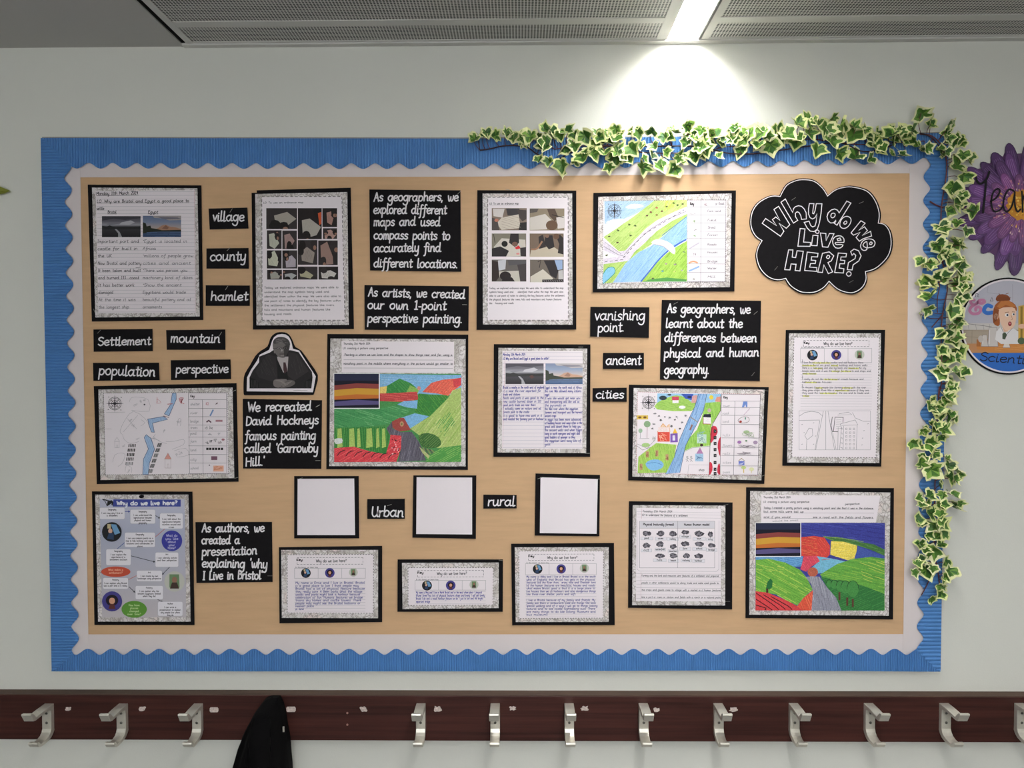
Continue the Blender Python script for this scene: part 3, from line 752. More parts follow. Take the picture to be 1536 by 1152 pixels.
# ---------------------------------------------------------------- title cloud
def cloud():
    segs = [(415, 265), (470, 170), (545, 128), (620, 115), (715, 130), (790, 190), (835, 260), (835, 260), (900, 210), (965, 187), (1050, 180), (1180, 215), (1255, 300), (1292, 410), (1285, 500), (1285, 500), (1340, 515), (1385, 580), (1398, 690), (1370, 790),
            (1300, 870), (1240, 910), (1170, 930), (1170, 930), (1175, 1000), (1140, 1070), (1070, 1113), (1000, 1112), (920, 1080), (848, 1015), (848, 1015), (800, 1070), (730, 1108), (660, 1115), (590, 1105), (510, 1055), (465, 990), (465, 990), (390, 1002), (310, 975), (240, 900), (208, 800), (220, 720), (255, 655), (255, 655),
            (205, 620), (168, 560), (155, 490), (170, 400), (220, 325), (300, 275), (360, 260), (415, 265)]
    runs, cur = [], []
    for p in segs:
        if cur and p == cur[-1]: runs.append(cur); cur = [p]
        else: cur.append(p)
    runs.append(cur)
    out = []
    for r in runs: out += smoothpts(r, 4)[:-1]
    cx_, cy2 = 790, 610; n = len(out); big = []
    for i in range(n):
        a, b = out[i - 1], out[(i + 1) % n]; tx, ty = b[0] - a[0], b[1] - a[1]; L = math.hypot(tx, ty)
        dx_, dy_ = out[i][0] - cx_, out[i][1] - cy2; k_ = 1 + 15 / math.hypot(dx_, dy_); big.append((cx_ + dx_ * k_ + 2, cy2 + dy_ * k_ + 2))
    px = [z11(p) for p in big]
    r = thing('title_cloud', 'black cloud-shaped card with the outlined white title question', 'sign', P(*avg(px), CD))
    plate('cloud_card', px, CD + .0006, .0006, M_card, r)
    D = Draw(CD + .0006, z11); W = 7
    D.line(out, 7, WHITE, closed=True)
    D.build('white_outline', r)
    D = Draw(CD + .0006, z11); W = 7.5
    def o(pts, sm=0): D.line(pts, W, WHITE, closed=True, sm=sm)
    # Why
    D.tf = Z(1136, 290, 15.36); W = 19
    o([(112, 690), (190, 580), (440, 745), (348, 605), (425, 545), (520, 622), (382, 370), (490, 300), (748, 722), (668, 805), (500, 690), (612, 872), (535, 990)])
    o([(545, 205), (645, 130), (812, 440), (835, 350), (880, 305), (950, 285), (1020, 300), (1080, 360), (1125, 450), (1130, 590), (1020, 600), (1000, 510), (960, 440), (915, 425), (875, 460), (880, 540), (930, 622), (832, 685)])
    o([(1200, 235), (1305, 238), (1285, 360), (1275, 460), (1300, 470), (1330, 400), (1358, 238), (1488, 240), (1468, 460), (1430, 680), (1385, 820), (1310, 880), (1220, 870), (1150, 800), (1080, 670), (1190, 640), (1230, 740), (1275, 775), (1330, 750), (1355, 660), (1375, 470), (1330, 560), (1270, 590), (1215, 560), (1180, 480), (1180, 350)])
    # do
    D.tf = Z(1230, 295, 13.555); W = 17
    o([(545, 90), (628, 130), (345, 580), (275, 530), (215, 535), (165, 490), (142, 410), (165, 330), (230, 270), (300, 250), (355, 275), (390, 330)])
    o([(320, 480), (285, 520), (300, 530), (320, 505)])
    o([(265, 335), (305, 350), (300, 400), (255, 430), (222, 405), (230, 355)], 3)
    o([(555, 400), (615, 430), (632, 490), (600, 570), (540, 630), (470, 645), (415, 610), (405, 540), (440, 460), (490, 415)], 3)
    o([(525, 495), (548, 520), (525, 555), (490, 555), (485, 525)], 3)
    # we
    o([(832, 490), (918, 540), (788, 685), (905, 612), (965, 690), (860, 790), (1030, 705), (1048, 800), (880, 855), (800, 905), (735, 830), (815, 725), (680, 782), (632, 735)])
    o([(1000, 1035), (965, 1040), (960, 985), (950, 915), (900, 940), (875, 985), (900, 1020), (945, 1040), (955, 1070), (910, 1095), (860, 1080), (828, 1030), (830, 970), (870, 900), (940, 865), (1020, 860), (1085, 880), (1120, 935), (1100, 1000), (1050, 1030)], 2)
    o([(1035, 920), (1062, 940), (1045, 970), (1015, 972), (1012, 945)], 3)
    D.tf = z11; W = 7.5
    # Live
    o([(592, 548), (635, 552), (622, 668), (685, 672), (680, 706), (572, 705)])
    o([(706, 608), (750, 610), (742, 700), (692, 698)])
    o([(728, 582), (740, 560), (760, 572), (750, 592)], 2)
    o([(772, 588), (820, 592), (822, 655), (852, 592), (892, 594), (838, 714), (790, 710)])
    D.line([(980, 672), (905, 672), (912, 690), (940, 690), (972, 695), (948, 720), (905, 718), (882, 680), (885, 640), (915, 615), (955, 615), (980, 640), (980, 672)], W, WHITE, sm=2)
    o([(920, 640), (945, 632), (955, 650), (925, 655)])
    # HERE?
    o([(490, 737), (528, 738), (522, 802), (552, 806), (565, 745), (620, 750), (590, 924), (548, 920), (556, 865), (512, 862), (502, 915), (455, 912)])
    o([(655, 757), (750, 768), (746, 800), (694, 798), (690, 828), (730, 832), (726, 858), (684, 858), (676, 890), (740, 895), (738, 928), (632, 920)])
    o([(790, 768), (850, 755), (890, 790), (868, 835), (838, 850), (880, 932), (842, 948), (802, 870), (790, 938), (748, 934)])
    o([(838, 785), (855, 795), (842, 815), (825, 805)], 2)
    o([(930, 765), (1003, 770), (998, 800), (955, 800), (950, 828), (988, 832), (984, 860), (944, 860), (938, 898), (980, 905), (975, 942), (898, 938)])
    o([(1040, 752), (1070, 730), (1110, 745), (1132, 790), (1112, 835), (1062, 870), (1052, 915), (1010, 912), (1020, 850), (1078, 815), (1085, 785), (1068, 770), (1052, 785)])
    o([(1020, 930), (1042, 940), (1040, 962), (1018, 970), (1002, 950)], 3)
    D.build('lettering', r)
    for x, y, a in ((380, 900, -.9), (535, 285, -.6), (1135, 318, -.4), (1045, 1018, -.5)):
        X, Y = z11((x, y)); staple(r, X, Y, a, CD + .0008)
cloud()

# ---------------------------------------------------------------- portrait cutout
def portrait():
    z = Z(360, 490, 10.469)
    outl = [(660, 85), (580, 92), (510, 135), (470, 200), (430, 310), (330, 375), (240, 460), (160, 600), (75, 740), (55, 860), (55, 1030), (62, 1066), (75, 1076), (130, 1077), (700, 1076), (1110, 1073), (1150, 1068), (1162, 1050), (1200, 920), (1222, 760), (1100, 570), (960, 375), (870, 320), (830, 230), (790, 150), (735, 100)]
    inner = [(660, 115), (590, 125), (535, 165), (505, 220), (468, 335), (455, 365), (310, 440), (270, 530), (170, 680), (110, 800), (105, 1015), (700, 1022), (1145, 1030), (1190, 780), (1060, 580), (930, 375), (830, 345), (805, 230), (765, 155), (715, 122)]
    px = [z(p) for p in smoothpts(outl, 2, True)]
    r = thing('portrait_cutout', 'cut out grey photograph of a seated person in dark suit and glasses, hands folded', 'picture', P(*avg(px), CD))
    plate('black_backing', px, CD, .0006, M_card, r)
    s = plate('white_backing', [z(p) for p in inner], CD + .0005, .0003, M_paper, r)
    D = Draw(CD + .0005, z)
    D.poly([(150, 970), (148, 800), (200, 690), (300, 560), (300, 470), (470, 405), (520, 370), (800, 370), (920, 400), (1000, 520), (1130, 710), (1140, 800), (1120, 970)], (38, 35, 36))
    D.poly([(148, 970), (160, 800), (230, 820), (290, 880), (300, 970)], (24, 22, 23)); D.poly([(1000, 970), (1010, 860), (1130, 800), (1120, 970)], (24, 22, 23))
    for x in range(180, 290, 22): D.line([(x, 840), (x + 8, 960)], 5, (70, 66, 66))
    for x in range(1020, 1110, 20): D.line([(x, 850), (x, 960)], 5, (66, 62, 62))
    D.poly([(430, 430), (560, 470), (590, 820), (500, 860), (300, 800), (240, 700)], (48, 45, 46)); D.poly([(760, 400), (900, 430), (1080, 700), (850, 850), (740, 760)], (52, 48, 49))
    D.hatch([(320, 500), (470, 440), (560, 780), (330, 740)], (66, 62, 62), 1.1, 20, 5); D.hatch([(880, 450), (1050, 690), (880, 760), (800, 600)], (70, 66, 66), 1.3, 22, 5)
    D.poly([(580, 470), (760, 470), (745, 700), (680, 730), (640, 700), (600, 560)], (178, 170, 170))
    D.poly([(590, 520), (680, 720), (740, 700), (760, 840), (590, 820)], (28, 26, 27))
    D.poly([(680, 560), (715, 560), (745, 690), (700, 740), (680, 680)], (70, 48, 50))
    # head
    D.poly([(650, 160), (570, 175), (520, 230), (515, 330), (545, 400), (590, 460), (640, 485), (700, 485), (740, 430), (775, 350), (782, 250), (735, 185)], (110, 104, 102), sm=3)
    D.poly([(650, 160), (570, 175), (522, 230), (540, 270), (640, 250), (690, 260), (730, 300), (782, 300), (780, 240), (735, 185)], (72, 68, 68), sm=2)
    D.hatch([(560, 190), (700, 190), (760, 260), (560, 260)], (140, 134, 132), .2, 16, 5)
    D.poly([(700, 300), (775, 300), (765, 380), (735, 440), (700, 480), (690, 400)], (66, 62, 62), sm=2)
    D.ell(615, 340, 40, 24, (66, 62, 62)); D.ell(615, 342, 30, 17, (130, 124, 122)); D.ell(715, 335, 38, 24, (50, 47, 47)); D.ell(714, 337, 28, 17, (86, 82, 80))
    D.line([(655, 338), (680, 336)], 7, (40, 38, 38)); D.line([(515, 345), (575, 338)], 7, (60, 56, 56))
    D.ell(615, 342, 10, 8, (30, 28, 28)); D.ell(714, 337, 10, 8, (28, 26, 26))
    D.poly([(655, 340), (675, 385), (640, 392)], (156, 150, 146)); D.line([(620, 430), (700, 428)], 9, (50, 44, 44)); D.line([(640, 458), (690, 456)], 8, (150, 142, 138))
    D.ell(545, 395, 14, 26, (120, 112, 110))
    # folded hands
    D.poly([(525, 850), (580, 825), (720, 822), (740, 860), (690, 930), (600, 960), (530, 930)], (118, 110, 108), sm=2)
    D.poly([(690, 880), (760, 835), (850, 850), (860, 900), (780, 945), (640, 965), (650, 930)], (100, 94, 92), sm=2)
    for k in range(4): D.line([(560 + 30 * k, 845 + 4 * k), (690 + 12 * k, 850 + 24 * k)], 9, (140, 132, 128)); D.line([(820 - 22 * k, 858 + 16 * k), (650 + 6 * k, 905 + 14 * k)], 8, (132, 124, 120))
    D.text('photograph', (840, 1008), (1060, 1010), 14, 5, (90, 88, 88)) if False else D.line([(840, 1003), (930, 1000), (1060, 1003)], 5, (120, 118, 118))
    D.build('person_photograph', r)
portrait()

# ---------------------------------------------------------------- worksheets
MP = CD + .0012; SH = CD + .0016
def ws(tf, cardq, mapq, sheetq, label, group='pupil worksheets mounted on black card', stp=(), extra=None, kind='mounted_worksheet', mapm=None):
    px = [tf(p) for p in cardq]
    r = thing(kind, label, 'worksheet', P(*avg(px), CD), group)
    if extra: plate('backing_card', [tf(p) for p in extra], CD, .0006, M_card, r)
    plate('backing_card', px, CD + (.0007 if extra else 0.0003), .0006, M_card, r)
    plate('map_print_paper', [tf(p) for p in mapq], MP, .0003, mapm or M_map, r)
    s = None
    if sheetq: s = plate('sheet', [tf(p) for p in sheetq], SH, .0002, M_paper, r)
    for x, y, a in stp:
        X, Y = tf((x, y)); staple(r, X, Y, a, SH)
    return r, s
def road_photo(D, x0, y0, x1, y1, lift=0):
    w_, h_ = x1 - x0, y1 - y0; U = lambda u, v: (x0 + u * w_, y0 + v * h_)
    c = lambda *t: tuple(v + lift for v in t)
    D.grad([(x0, y0), (x1, y0), (x1, y1), (x0, y1)], [(0, c(70, 68, 76)), (.25, c(98, 95, 104)), (.42, c(150, 148, 155)), (.5, c(60, 58, 62)), (1, c(30, 27, 30))])
    D.poly([U(0, .0), U(1, 0), U(1, .1), U(.6, .18), U(.3, .12), U(0, .22)], c(62, 60, 68)); D.poly([U(.5, .3), U(.75, .2), U(.85, .3), U(.7, .42), U(.45, .4)], c(176, 174, 180))
    D.poly([U(.1, .38), U(.3, .3), U(.45, .36), U(.2, .44)], c(120, 118, 126))
    D.poly([U(0, .46), U(.12, .5), U(.2, .44), U(.35, .54), U(.6, .5), U(.8, .52), U(1, .48), U(1, .62), U(0, .64)], c(40, 40, 40))
    D.poly([U(.33, .62), U(.38, .62), U(.46, .76), U(.52, 1), U(.42, 1), U(.42, .82)], c(150, 148, 152))
    D.poly([U(.62, .62), U(.7, .56), U(.76, .66), U(.68, .74)], c(74, 48, 44)) if lift else None
def river_photo(D, x0, y0, x1, y1, lift=0):
    w_, h_ = x1 - x0, y1 - y0; U = lambda u, v: (x0 + u * w_, y0 + v * h_); c = lambda *t: tuple(min(255, v + lift) for v in t)
    D.grad([(x0, y0), (x1, y0), (x1, y1), (x0, y1)], [(0, c(96, 108, 136)), (.3, c(120, 132, 158)), (.6, c(176, 160, 150)), (.68, c(70, 84, 110)), (1, c(44, 66, 104))])
    D.poly([U(.25, 0), U(1, 0), U(1, .2), U(.7, .22), U(.5, .12), U(.3, .1)], c(160, 152, 152)); D.poly([U(.35, .05), U(.9, .08), U(1, .14), U(.6, .17)], c(110, 106, 116))
    D.poly([U(.3, .66), U(.4, .58), U(.5, .46), U(.6, .42), U(.72, .52), U(.85, .54), U(1, .62), U(1, .7), U(.3, .72)], c(170, 128, 104))
    D.poly([U(.5, .6), U(.6, .44), U(.68, .56), U(.64, .64)], c(134, 96, 78))
    D.poly([U(0, .3), U(.08, .36), U(.1, .5), U(.2, .46), U(.22, .58), U(.36, .62), U(.5, .68), U(1, .66), U(1, .74), U(.5, .74), U(.2, .76), U(0, .84)], c(40, 44, 34))
    D.hatch([U(.1, .76), U(1, .76), U(1, .98), U(.1, .98)], c(80, 104, 142), 0, h_ * .05, h_ * .015)
GREY = (105, 100, 104); PEN = (52, 48, 60); BLUEPEN = (62, 62, 150)

# 1 lined comparison sheet at the plaster corner of the board
r, s = ws(z13, [(8, 36), (900, 42), (915, 1100), (40, 1112)], [(42, 60), (870, 65), (888, 1072), (68, 1080)], [(70, 85), (850, 80), (858, 1045), (92, 1048)],
          'lined worksheet with two dark landscape photos over pencil writing in two columns', stp=[(60, 1030, 1.2)])
D = Draw(SH, z13)
y = 92
while y < 1040: D.line([(78 + (y - 80) * .018, y + 2), (852, y)], 1.8, (168, 164, 172)); y += 28.6
D.line([(846, 84), (854, 1040)], 1.5, (205, 150, 155)); D.build('ruled_lines', s)
D = Draw(SH + .0001, z13)
D.text('Monday 11th March 2024', (76, 118), (405, 112), 15, 4, (36, 34, 40)); D.line([(76, 124), (408, 118)], 3, (50, 46, 52))
D.text('LO. Why are Bristol and Egypt a good place to', (80, 178), (806, 173), 14, 3.6, (44, 42, 46)); D.line([(80, 182), (806, 178)], 2.5, (80, 76, 82))
D.text('settle', (76, 236), (138, 235), 15, 3.6, (44, 42, 46)); D.text('Bristol', (165, 262), (234, 262), 14, 3.6, (44, 42, 46)); D.line([(163, 267), (236, 267)], 2.5, (60, 56, 60))
D.text('Egypt', (482, 262), (562, 262), 14, 3.6, (44, 42, 46)); D.line([(480, 267), (563, 267)], 2.5, (60, 56, 60))
Lc = ['Important port and', 'castle for built in', 'the UK.', 'Now Bristol and pottery', 'It been taken and built', 'and burned 1337 coast', 'It has better work', 'damaged', 'At the time it was', 'the longest ship.']
Rc = ['*Egypt is located in', 'Africa', '*millions of people grow', 'cities and ancient', '*There was person you', 'machinery kind of dikes', '*Show the ancient', 'Egyptians would trade', 'beautiful pottery and oil', 'ornaments.']
Lx = [412, 400, 205, 430, 425, 412, 375, 210, 385, 340]; Rx = [790, 545, 838, 818, 792, 832, 745, 780, 820, 598]
for i in range(10):
    y = 492 + i * 57.4
    cl = (58, 54, 58) if i < 7 else (96, 92, 96)
    D.text(Lc[i], (84 + i, y + 2), (Lx[i], y), 15, 3.2, cl); D.text(Rc[i], (440, y), (Rx[i], y - 1), 14, 3, (92, 88, 96))
D.line([(385, 690), (425, 686)], 3, (60, 56, 60)); D.line([(255, 780), (410, 776)], 2.5, (70, 66, 70))
D.build('handwriting', s)
D = Draw(SH + .0002, z13); road_photo(D, 120, 284, 424, 449); D.build('photograph', s)
D = Draw(SH + .0002, z13); river_photo(D, 441, 281, 742, 448); D.build('photograph', s)

def mess(D, x0, y0, x1, y1, rnd, pale=(196, 190, 184), dark=(42, 36, 36), base=(70, 62, 60)):
    """a small printed snapshot: pupils leaning over pale maps"""
    w_, h_ = x1 - x0, y1 - y0; U = lambda u, v: (x0 + min(1, max(0, u)) * w_, y0 + min(1, max(0, v)) * h_)
    D.poly([(x0, y0), (x1, y0), (x1, y1), (x0, y1)], (lambda k: tuple(v + k for v in base))(rnd.randint(-8, 18)))
    a, b = rnd.uniform(.05, .3), rnd.uniform(.2, .45)
    D.poly([U(a, b), U(a + rnd.uniform(.3, .5), b - rnd.uniform(.05, .2)), U(rnd.uniform(.75, .98), rnd.uniform(.5, .7)), U(rnd.uniform(.5, .9), rnd.uniform(.85, 1)), U(a + .05, rnd.uniform(.75, 1))], (lambda k: tuple(v + k for v in pale))(rnd.randint(-25, 12)))
    D.hatch([U(a + .08, b + .1), U(a + .4, b), U(.75, .6), U(.6, .85), U(a + .1, .8)], tuple(v - 30 for v in pale), rnd.uniform(0, 3), w_ * .07, w_ * .014)
    for k in range(rnd.randint(2, 3)):
        cx_, cy2 = rnd.choice([(rnd.uniform(.02, .3), rnd.uniform(0, .4)), (rnd.uniform(.65, 1), rnd.uniform(0, .5)), (rnd.uniform(.2, .9), rnd.uniform(.8, 1))])
        rr = rnd.uniform(.14, .24); kk = rnd.randint(-14, 12); cc = tuple(v + kk for v in dark)
        D.poly([U(cx_ + rr * math.cos(t) * rnd.uniform(.8, 1.2), cy2 + rr * 1.3 * math.sin(t)) for t in [2 * PI * i / 12 for i in range(12)]], cc)
        if rnd.random() < .6: D.poly([U(cx_ + .05 + rr * .5 * math.cos(t), cy2 + rr * .6 + .1 * math.sin(t)) for t in [2 * PI * i / 8 for i in range(8)]], (150, 112, 96))
# 2 collage sheet
r, s = ws(z4, [(78, 132), (700, 124), (720, 1050), (88, 1059)], [(103, 140), (727, 127), (737, 1027), (112, 1030)], [(148, 158), (692, 155), (712, 997), (150, 997)],
          'printed worksheet with a dense collage of small dark photos above seven lines', extra=[(113, 115), (750, 97), (772, 1055), (130, 1058)])
D = Draw(SH, z4)
D.dashbox([(148, 158), (690, 157), (711, 995), (150, 995)], 3.5, (50, 48, 50), 20, 12)
D.text('LO. To use an ordnance map', (158, 205), (430, 202), 7.5, 2.3, (110, 104, 108), slant=0)
T = ['Today, we explored ordnance maps. We were able to', 'understand the map symbols being used and', 'identified them within the map. We were also able to', 'use point of notes to identify the key features within', 'the settlement the physical features like rivers,', 'hills and mountains and human features like', 'housing and roads.']
for i, (t, x1) in enumerate(zip(T, (668, 605, 686, 684, 640, 612, 352))): D.text(t, (165, 781 + 30 * i), (x1, 778 + 30 * i), 8, 2.4, (112, 106, 110), slant=0)
D.build('printed_text', s)
cells = [(178, 236, 387, 378), (392, 236, 554, 446), (558, 236, 658, 364), (562, 372, 658, 444), (182, 386, 282, 512), (287, 388, 385, 514), (182, 522, 282, 645), (287, 522, 388, 645), (392, 452, 525, 620), (530, 455, 662, 622), (184, 654, 284, 720), (290, 654, 388, 720), (392, 632, 526, 720), (532, 632, 665, 720)]
for i, (x0, y0, x1, y1) in enumerate(cells):
    D = Draw(SH + .0001, z4); rnd = random.Random(30 + i)
    mess(D, x0, y0, x1, y1, rnd, pale=[(190, 182, 172), (196, 190, 180), (168, 128, 118), (178, 140, 130), (176, 176, 160), (176, 146, 142), (196, 196, 176), (176, 166, 176), (158, 146, 138), (180, 150, 140), (190, 186, 176), (196, 196, 196), (196, 190, 160), (190, 184, 178)][i], base=(46, 40, 40))
    if i == 1: D.poly([(528, 270), (550, 262), (552, 340), (538, 352)], (214, 92, 50))
    D.build('photograph', s)
# 3 six photo sheet
r, s = ws(z7, [(795, 114), (1466, 117), (1466, 1059), (790, 1061)], [(831, 137), (1438, 137), (1441, 1026), (833, 1024)], [(868, 160), (1412, 160), (1412, 995), (862, 995)],
          'printed worksheet with six photos in three rows of two, above small print', stp=[(1000, 110, .2)])
D = Draw(SH, z7)
D.dashbox([(866, 163), (1410, 163), (1411, 995), (862, 995)], 3.5, (56, 54, 56), 20, 12)
D.text('LO. To use an ordnance map', (878, 211), (1076, 210), 8, 2.3, (90, 84, 92), slant=0); D.line([(878, 216), (1076, 215)], 1.5, (110, 104, 110))
T = ['Today, we explored ordnance maps. We were able to understand the map', 'symbols being used and    identified them within the map. We were also', 'able to use point of notes to identify the key features within the settlement', 'the physical features like rivers, hills and mountains and human features', 'like   housing and roads.']
for i, (t, x1) in enumerate(zip(T, (1380, 1378, 1386, 1366, 1044))): D.text(t, (876, 784 + 25.5 * i), (x1, 783 + 25.5 * i), 7.5, 2.3, (112, 106, 112), slant=0)
D.line([(1112, 1003), (1160, 1002)], 4, (120, 116, 118))
D.build('printed_text', s)
def snap(i, f):
    D = Draw(SH + .0001, z7); f(D); D.build('photograph', s)
def s0(D):
    D.rect(893, 236, 1130, 386, (134, 118, 106)); D.poly([(900, 240), (980, 240), (965, 300), (905, 290)], (214, 206, 202)); D.poly([(990, 238), (1080, 238), (1085, 290), (1000, 285)], (70, 66, 68))
    D.poly([(960, 300), (1075, 278), (1088, 370), (960, 384), (925, 340)], (208, 198, 184)); D.poly([(1065, 245), (1128, 250), (1128, 310), (1100, 325), (1080, 300)], (78, 70, 68)); D.poly([(1085, 335), (1130, 330), (1130, 386), (1075, 384)], (52, 48, 48))
    D.poly([(893, 300), (930, 310), (945, 386), (893, 386)], (84, 76, 74)); D.ell(925, 318, 14, 11, (190, 120, 100)); D.hatch([(960, 300), (1075, 278), (1088, 370), (960, 384)], (176, 164, 150), .3, 16, 2.5)
def s1(D):
    D.rect(1150, 238, 1385, 387, (146, 132, 112)); D.poly([(1152, 300), (1255, 275), (1300, 320), (1265, 380), (1152, 384)], (206, 198, 190)); D.poly([(1268, 242), (1320, 240), (1345, 300), (1320, 325), (1285, 290)], (92, 76, 66))
    D.poly([(1330, 300), (1384, 290), (1384, 370), (1340, 375)], (214, 206, 202)); D.ell(1300, 352, 40, 34, (108, 84, 66)); D.poly([(1150, 240), (1210, 240), (1200, 262), (1150, 270)], (96, 90, 84)); D.line([(1300, 280), (1380, 300)], 5, (50, 44, 42))
def s2(D):
    D.rect(893, 408, 1126, 564, (132, 126, 112)); D.poly([(905, 500), (960, 440), (1120, 450), (1126, 560), (980, 564)], (204, 196, 186)); D.poly([(1020, 408), (1075, 408), (1078, 470), (1050, 500), (1010, 470)], (50, 44, 46)); D.ell(980, 478, 21, 20, (40, 36, 36))
    D.poly([(893, 510), (950, 495), (1010, 525), (990, 564), (893, 564)], (48, 44, 46)); D.poly([(1048, 505), (1075, 488), (1090, 508), (1062, 516)], (214, 48, 52)); D.poly([(1085, 505), (1126, 500), (1126, 564), (1088, 560)], (58, 52, 54)); D.ell(1050, 480, 20, 16, (120, 90, 78)); D.line([(905, 412), (915, 470)], 4, (60, 56, 54)); D.ell(1070, 545, 12, 6, (224, 140, 140))
def s3(D):
    D.rect(1150, 408, 1380, 566, (120, 102, 88)); D.poly([(1160, 520), (1300, 490), (1375, 540), (1378, 566), (1150, 566)], (190, 178, 158)); D.poly([(1210, 430), (1240, 415), (1260, 500), (1215, 512)], (58, 52, 52)); D.poly([(1255, 420), (1305, 420), (1318, 500), (1280, 515), (1250, 480)], (50, 46, 48))
    D.poly([(1330, 430), (1355, 415), (1380, 440), (1380, 550), (1340, 540), (1350, 480)], (52, 46, 46)); D.ell(1330, 428, 20, 20, (104, 78, 62)); D.line([(1160, 515), (1200, 510), (1235, 460)], 12, (156, 116, 92), sm=3); D.ell(1268, 425, 14, 12, (130, 100, 84))
def s4(D):
    D.rect(893, 585, 1127, 733, (104, 98, 94)); D.poly([(935, 590), (990, 585), (985, 650), (940, 660)], (200, 200, 206)); D.poly([(930, 665), (1075, 660), (1085, 733), (1040, 733), (940, 700)], (196, 190, 178)); D.poly([(893, 590), (935, 600), (945, 700), (920, 733), (893, 733)], (58, 48, 46))
    D.ell(985, 695, 38, 30, (46, 38, 38)); D.poly([(960, 733), (970, 700), (1030, 705), (1050, 733)], (44, 38, 40)); D.poly([(1060, 600), (1127, 610), (1127, 733), (1088, 733), (1075, 660)], (74, 66, 68)); D.poly([(1000, 590), (1127, 590), (1127, 612), (1010, 625)], (90, 88, 90))
def s5(D):
    D.rect(1152, 585, 1380, 738, (112, 102, 94)); D.poly([(1155, 700), (1240, 650), (1310, 712), (1280, 738), (1155, 738)], (204, 196, 182)); D.poly([(1245, 590), (1320, 590), (1345, 660), (1330, 715), (1290, 690), (1270, 640)], (52, 48, 50)); D.poly([(1318, 588), (1372, 588), (1372, 650), (1340, 655)], (150, 170, 204))
    D.poly([(1345, 660), (1375, 655), (1378, 738), (1345, 738)], (190, 186, 184)); D.line([(1205, 600), (1225, 590), (1215, 640)], 5, (60, 54, 52)); D.poly([(1235, 720), (1380, 718), (1380, 738), (1235, 738)], (60, 54, 56))
    for k in range(9): D.line([(1245 + k * 15, 724), (1252 + k * 15, 735)], 2.5, (170, 164, 164))
for i, f in enumerate((s0, s1, s2, s3, s4, s5)): snap(i, f)

def compass(D, cx_, cy2, R, col=(50, 46, 52)):
    for k, w_ in ((1, R * .07), (.82, R * .05), (.5, R * .05)): D.line([(cx_ + R * k * math.cos(t), cy2 + R * k * math.sin(t)) for t in [2 * PI * i / 20 for i in range(20)]], w_, col, closed=True)
    for i in range(4):
        a = i * PI / 2; L = R * 1.45
        D.poly([(cx_ + L * math.cos(a), cy2 + L * math.sin(a)), (cx_ + R * .14 * math.cos(a + .8), cy2 + R * .14 * math.sin(a + .8)), (cx_ + R * .14 * math.cos(a - .8), cy2 + R * .14 * math.sin(a - .8))], col)
        a += PI / 4; L = R * .85
        D.line([(cx_, cy2), (cx_ + L * math.cos(a), cy2 + L * math.sin(a))], R * .07, col)
        D.line([(cx_ + R * 1.3 * math.cos(a), cy2 + R * 1.3 * math.sin(a)), (cx_ + R * 1.45 * math.cos(a + .06), cy2 + R * 1.45 * math.sin(a + .06))], R * .09, col)
    D.ell(cx_, cy2, R * .12, R * .12, col, 8)
def table(D, xs, ys, col=(66, 62, 68), w=2.4):
    for x in xs: D.line([(x[0], ys[0] if len(x) < 3 else x[2]), (x[1], ys[-1])], w, col)
    for y in ys: D.line([(xs[0][0], y), (xs[-1][0], y + 1)], w * .8, col)
def scrib(D, x, y, w_, h_, col, rnd, lw=2.2, n=7):
    D.line([(x + w_ * rnd.random(), y + h_ * rnd.random()) for _ in range(n)], lw, col, sm=2)
def house(D, x, y, w_, h_, wall, roof, line=(70, 62, 66), lw=2.5):
    if wall: D.poly([(x, y), (x + w_, y), (x + w_, y + h_), (x, y + h_)], wall)
    if roof: D.poly([(x - w_ * .1, y), (x + w_ / 2, y - h_ * .7), (x + w_ * 1.1, y)], roof)
    D.line([(x, y), (x + w_, y), (x + w_, y + h_), (x, y + h_)], lw, line, closed=True); D.line([(x - w_ * .1, y), (x + w_ / 2, y - h_ * .7), (x + w_ * 1.1, y)], lw, line)
    D.line([(x + w_ * .4, y + h_), (x + w_ * .4, y + h_ * .55), (x + w_ * .65, y + h_ * .55), (x + w_ * .65, y + h_)], lw * .8, line)

# 4 map with road and river
r, s = ws(z9a, [(154, 150), (1249, 131), (1237, 906), (150, 913)], [(192, 180), (1216, 154), (1202, 874), (185, 886)], [(226, 215), (1178, 205), (1168, 832), (222, 842)],
          'coloured pencil map with winding road, wide blue river and a bridge')
D = Draw(SH, z9a)
D.dashbox([(228, 212), (1172, 203), (1168, 832), (224, 845)], 3.2, (70, 66, 72), 10, 7)
D.poly([(238, 215), (620, 208), (560, 262), (480, 312), (360, 362), (240, 388)], (178, 206, 236)); D.hatch([(238, 215), (620, 208), (560, 262), (480, 312), (360, 362), (240, 388)], (142, 182, 226), -.7, 9, 2.6)
D.poly([(400, 262), (440, 238), (500, 236), (540, 248), (520, 262), (450, 272)], (240, 232, 240), sm=2); D.poly([(250, 378), (300, 355), (380, 350), (400, 360), (330, 386)], (240, 234, 242), sm=2)
F = [(232, 490), (330, 425), (460, 335), (620, 210), (872, 204), (872, 258), (760, 302), (640, 362), (560, 422), (470, 512), (400, 592), (350, 600)]
D.poly(F, (186, 212, 118)); D.hatch(F, (150, 186, 84), -.75, 9, 3, col2=(204, 222, 140)); D.hatch([(700, 210), (780, 206), (770, 260), (700, 290)], (196, 196, 60), -1.3, 8, 3)
RDp = [(232, 515), (350, 605), (400, 592), (470, 512), (560, 422), (640, 362), (760, 302), (872, 255), (872, 312), (760, 362), (640, 442), (560, 522), (470, 602), (425, 672), (232, 696), (232, 655), (350, 640), (232, 590)]
D.poly(RDp, (222, 212, 224)); D.hatch(RDp, (196, 184, 204), -.7, 12, 2.5)
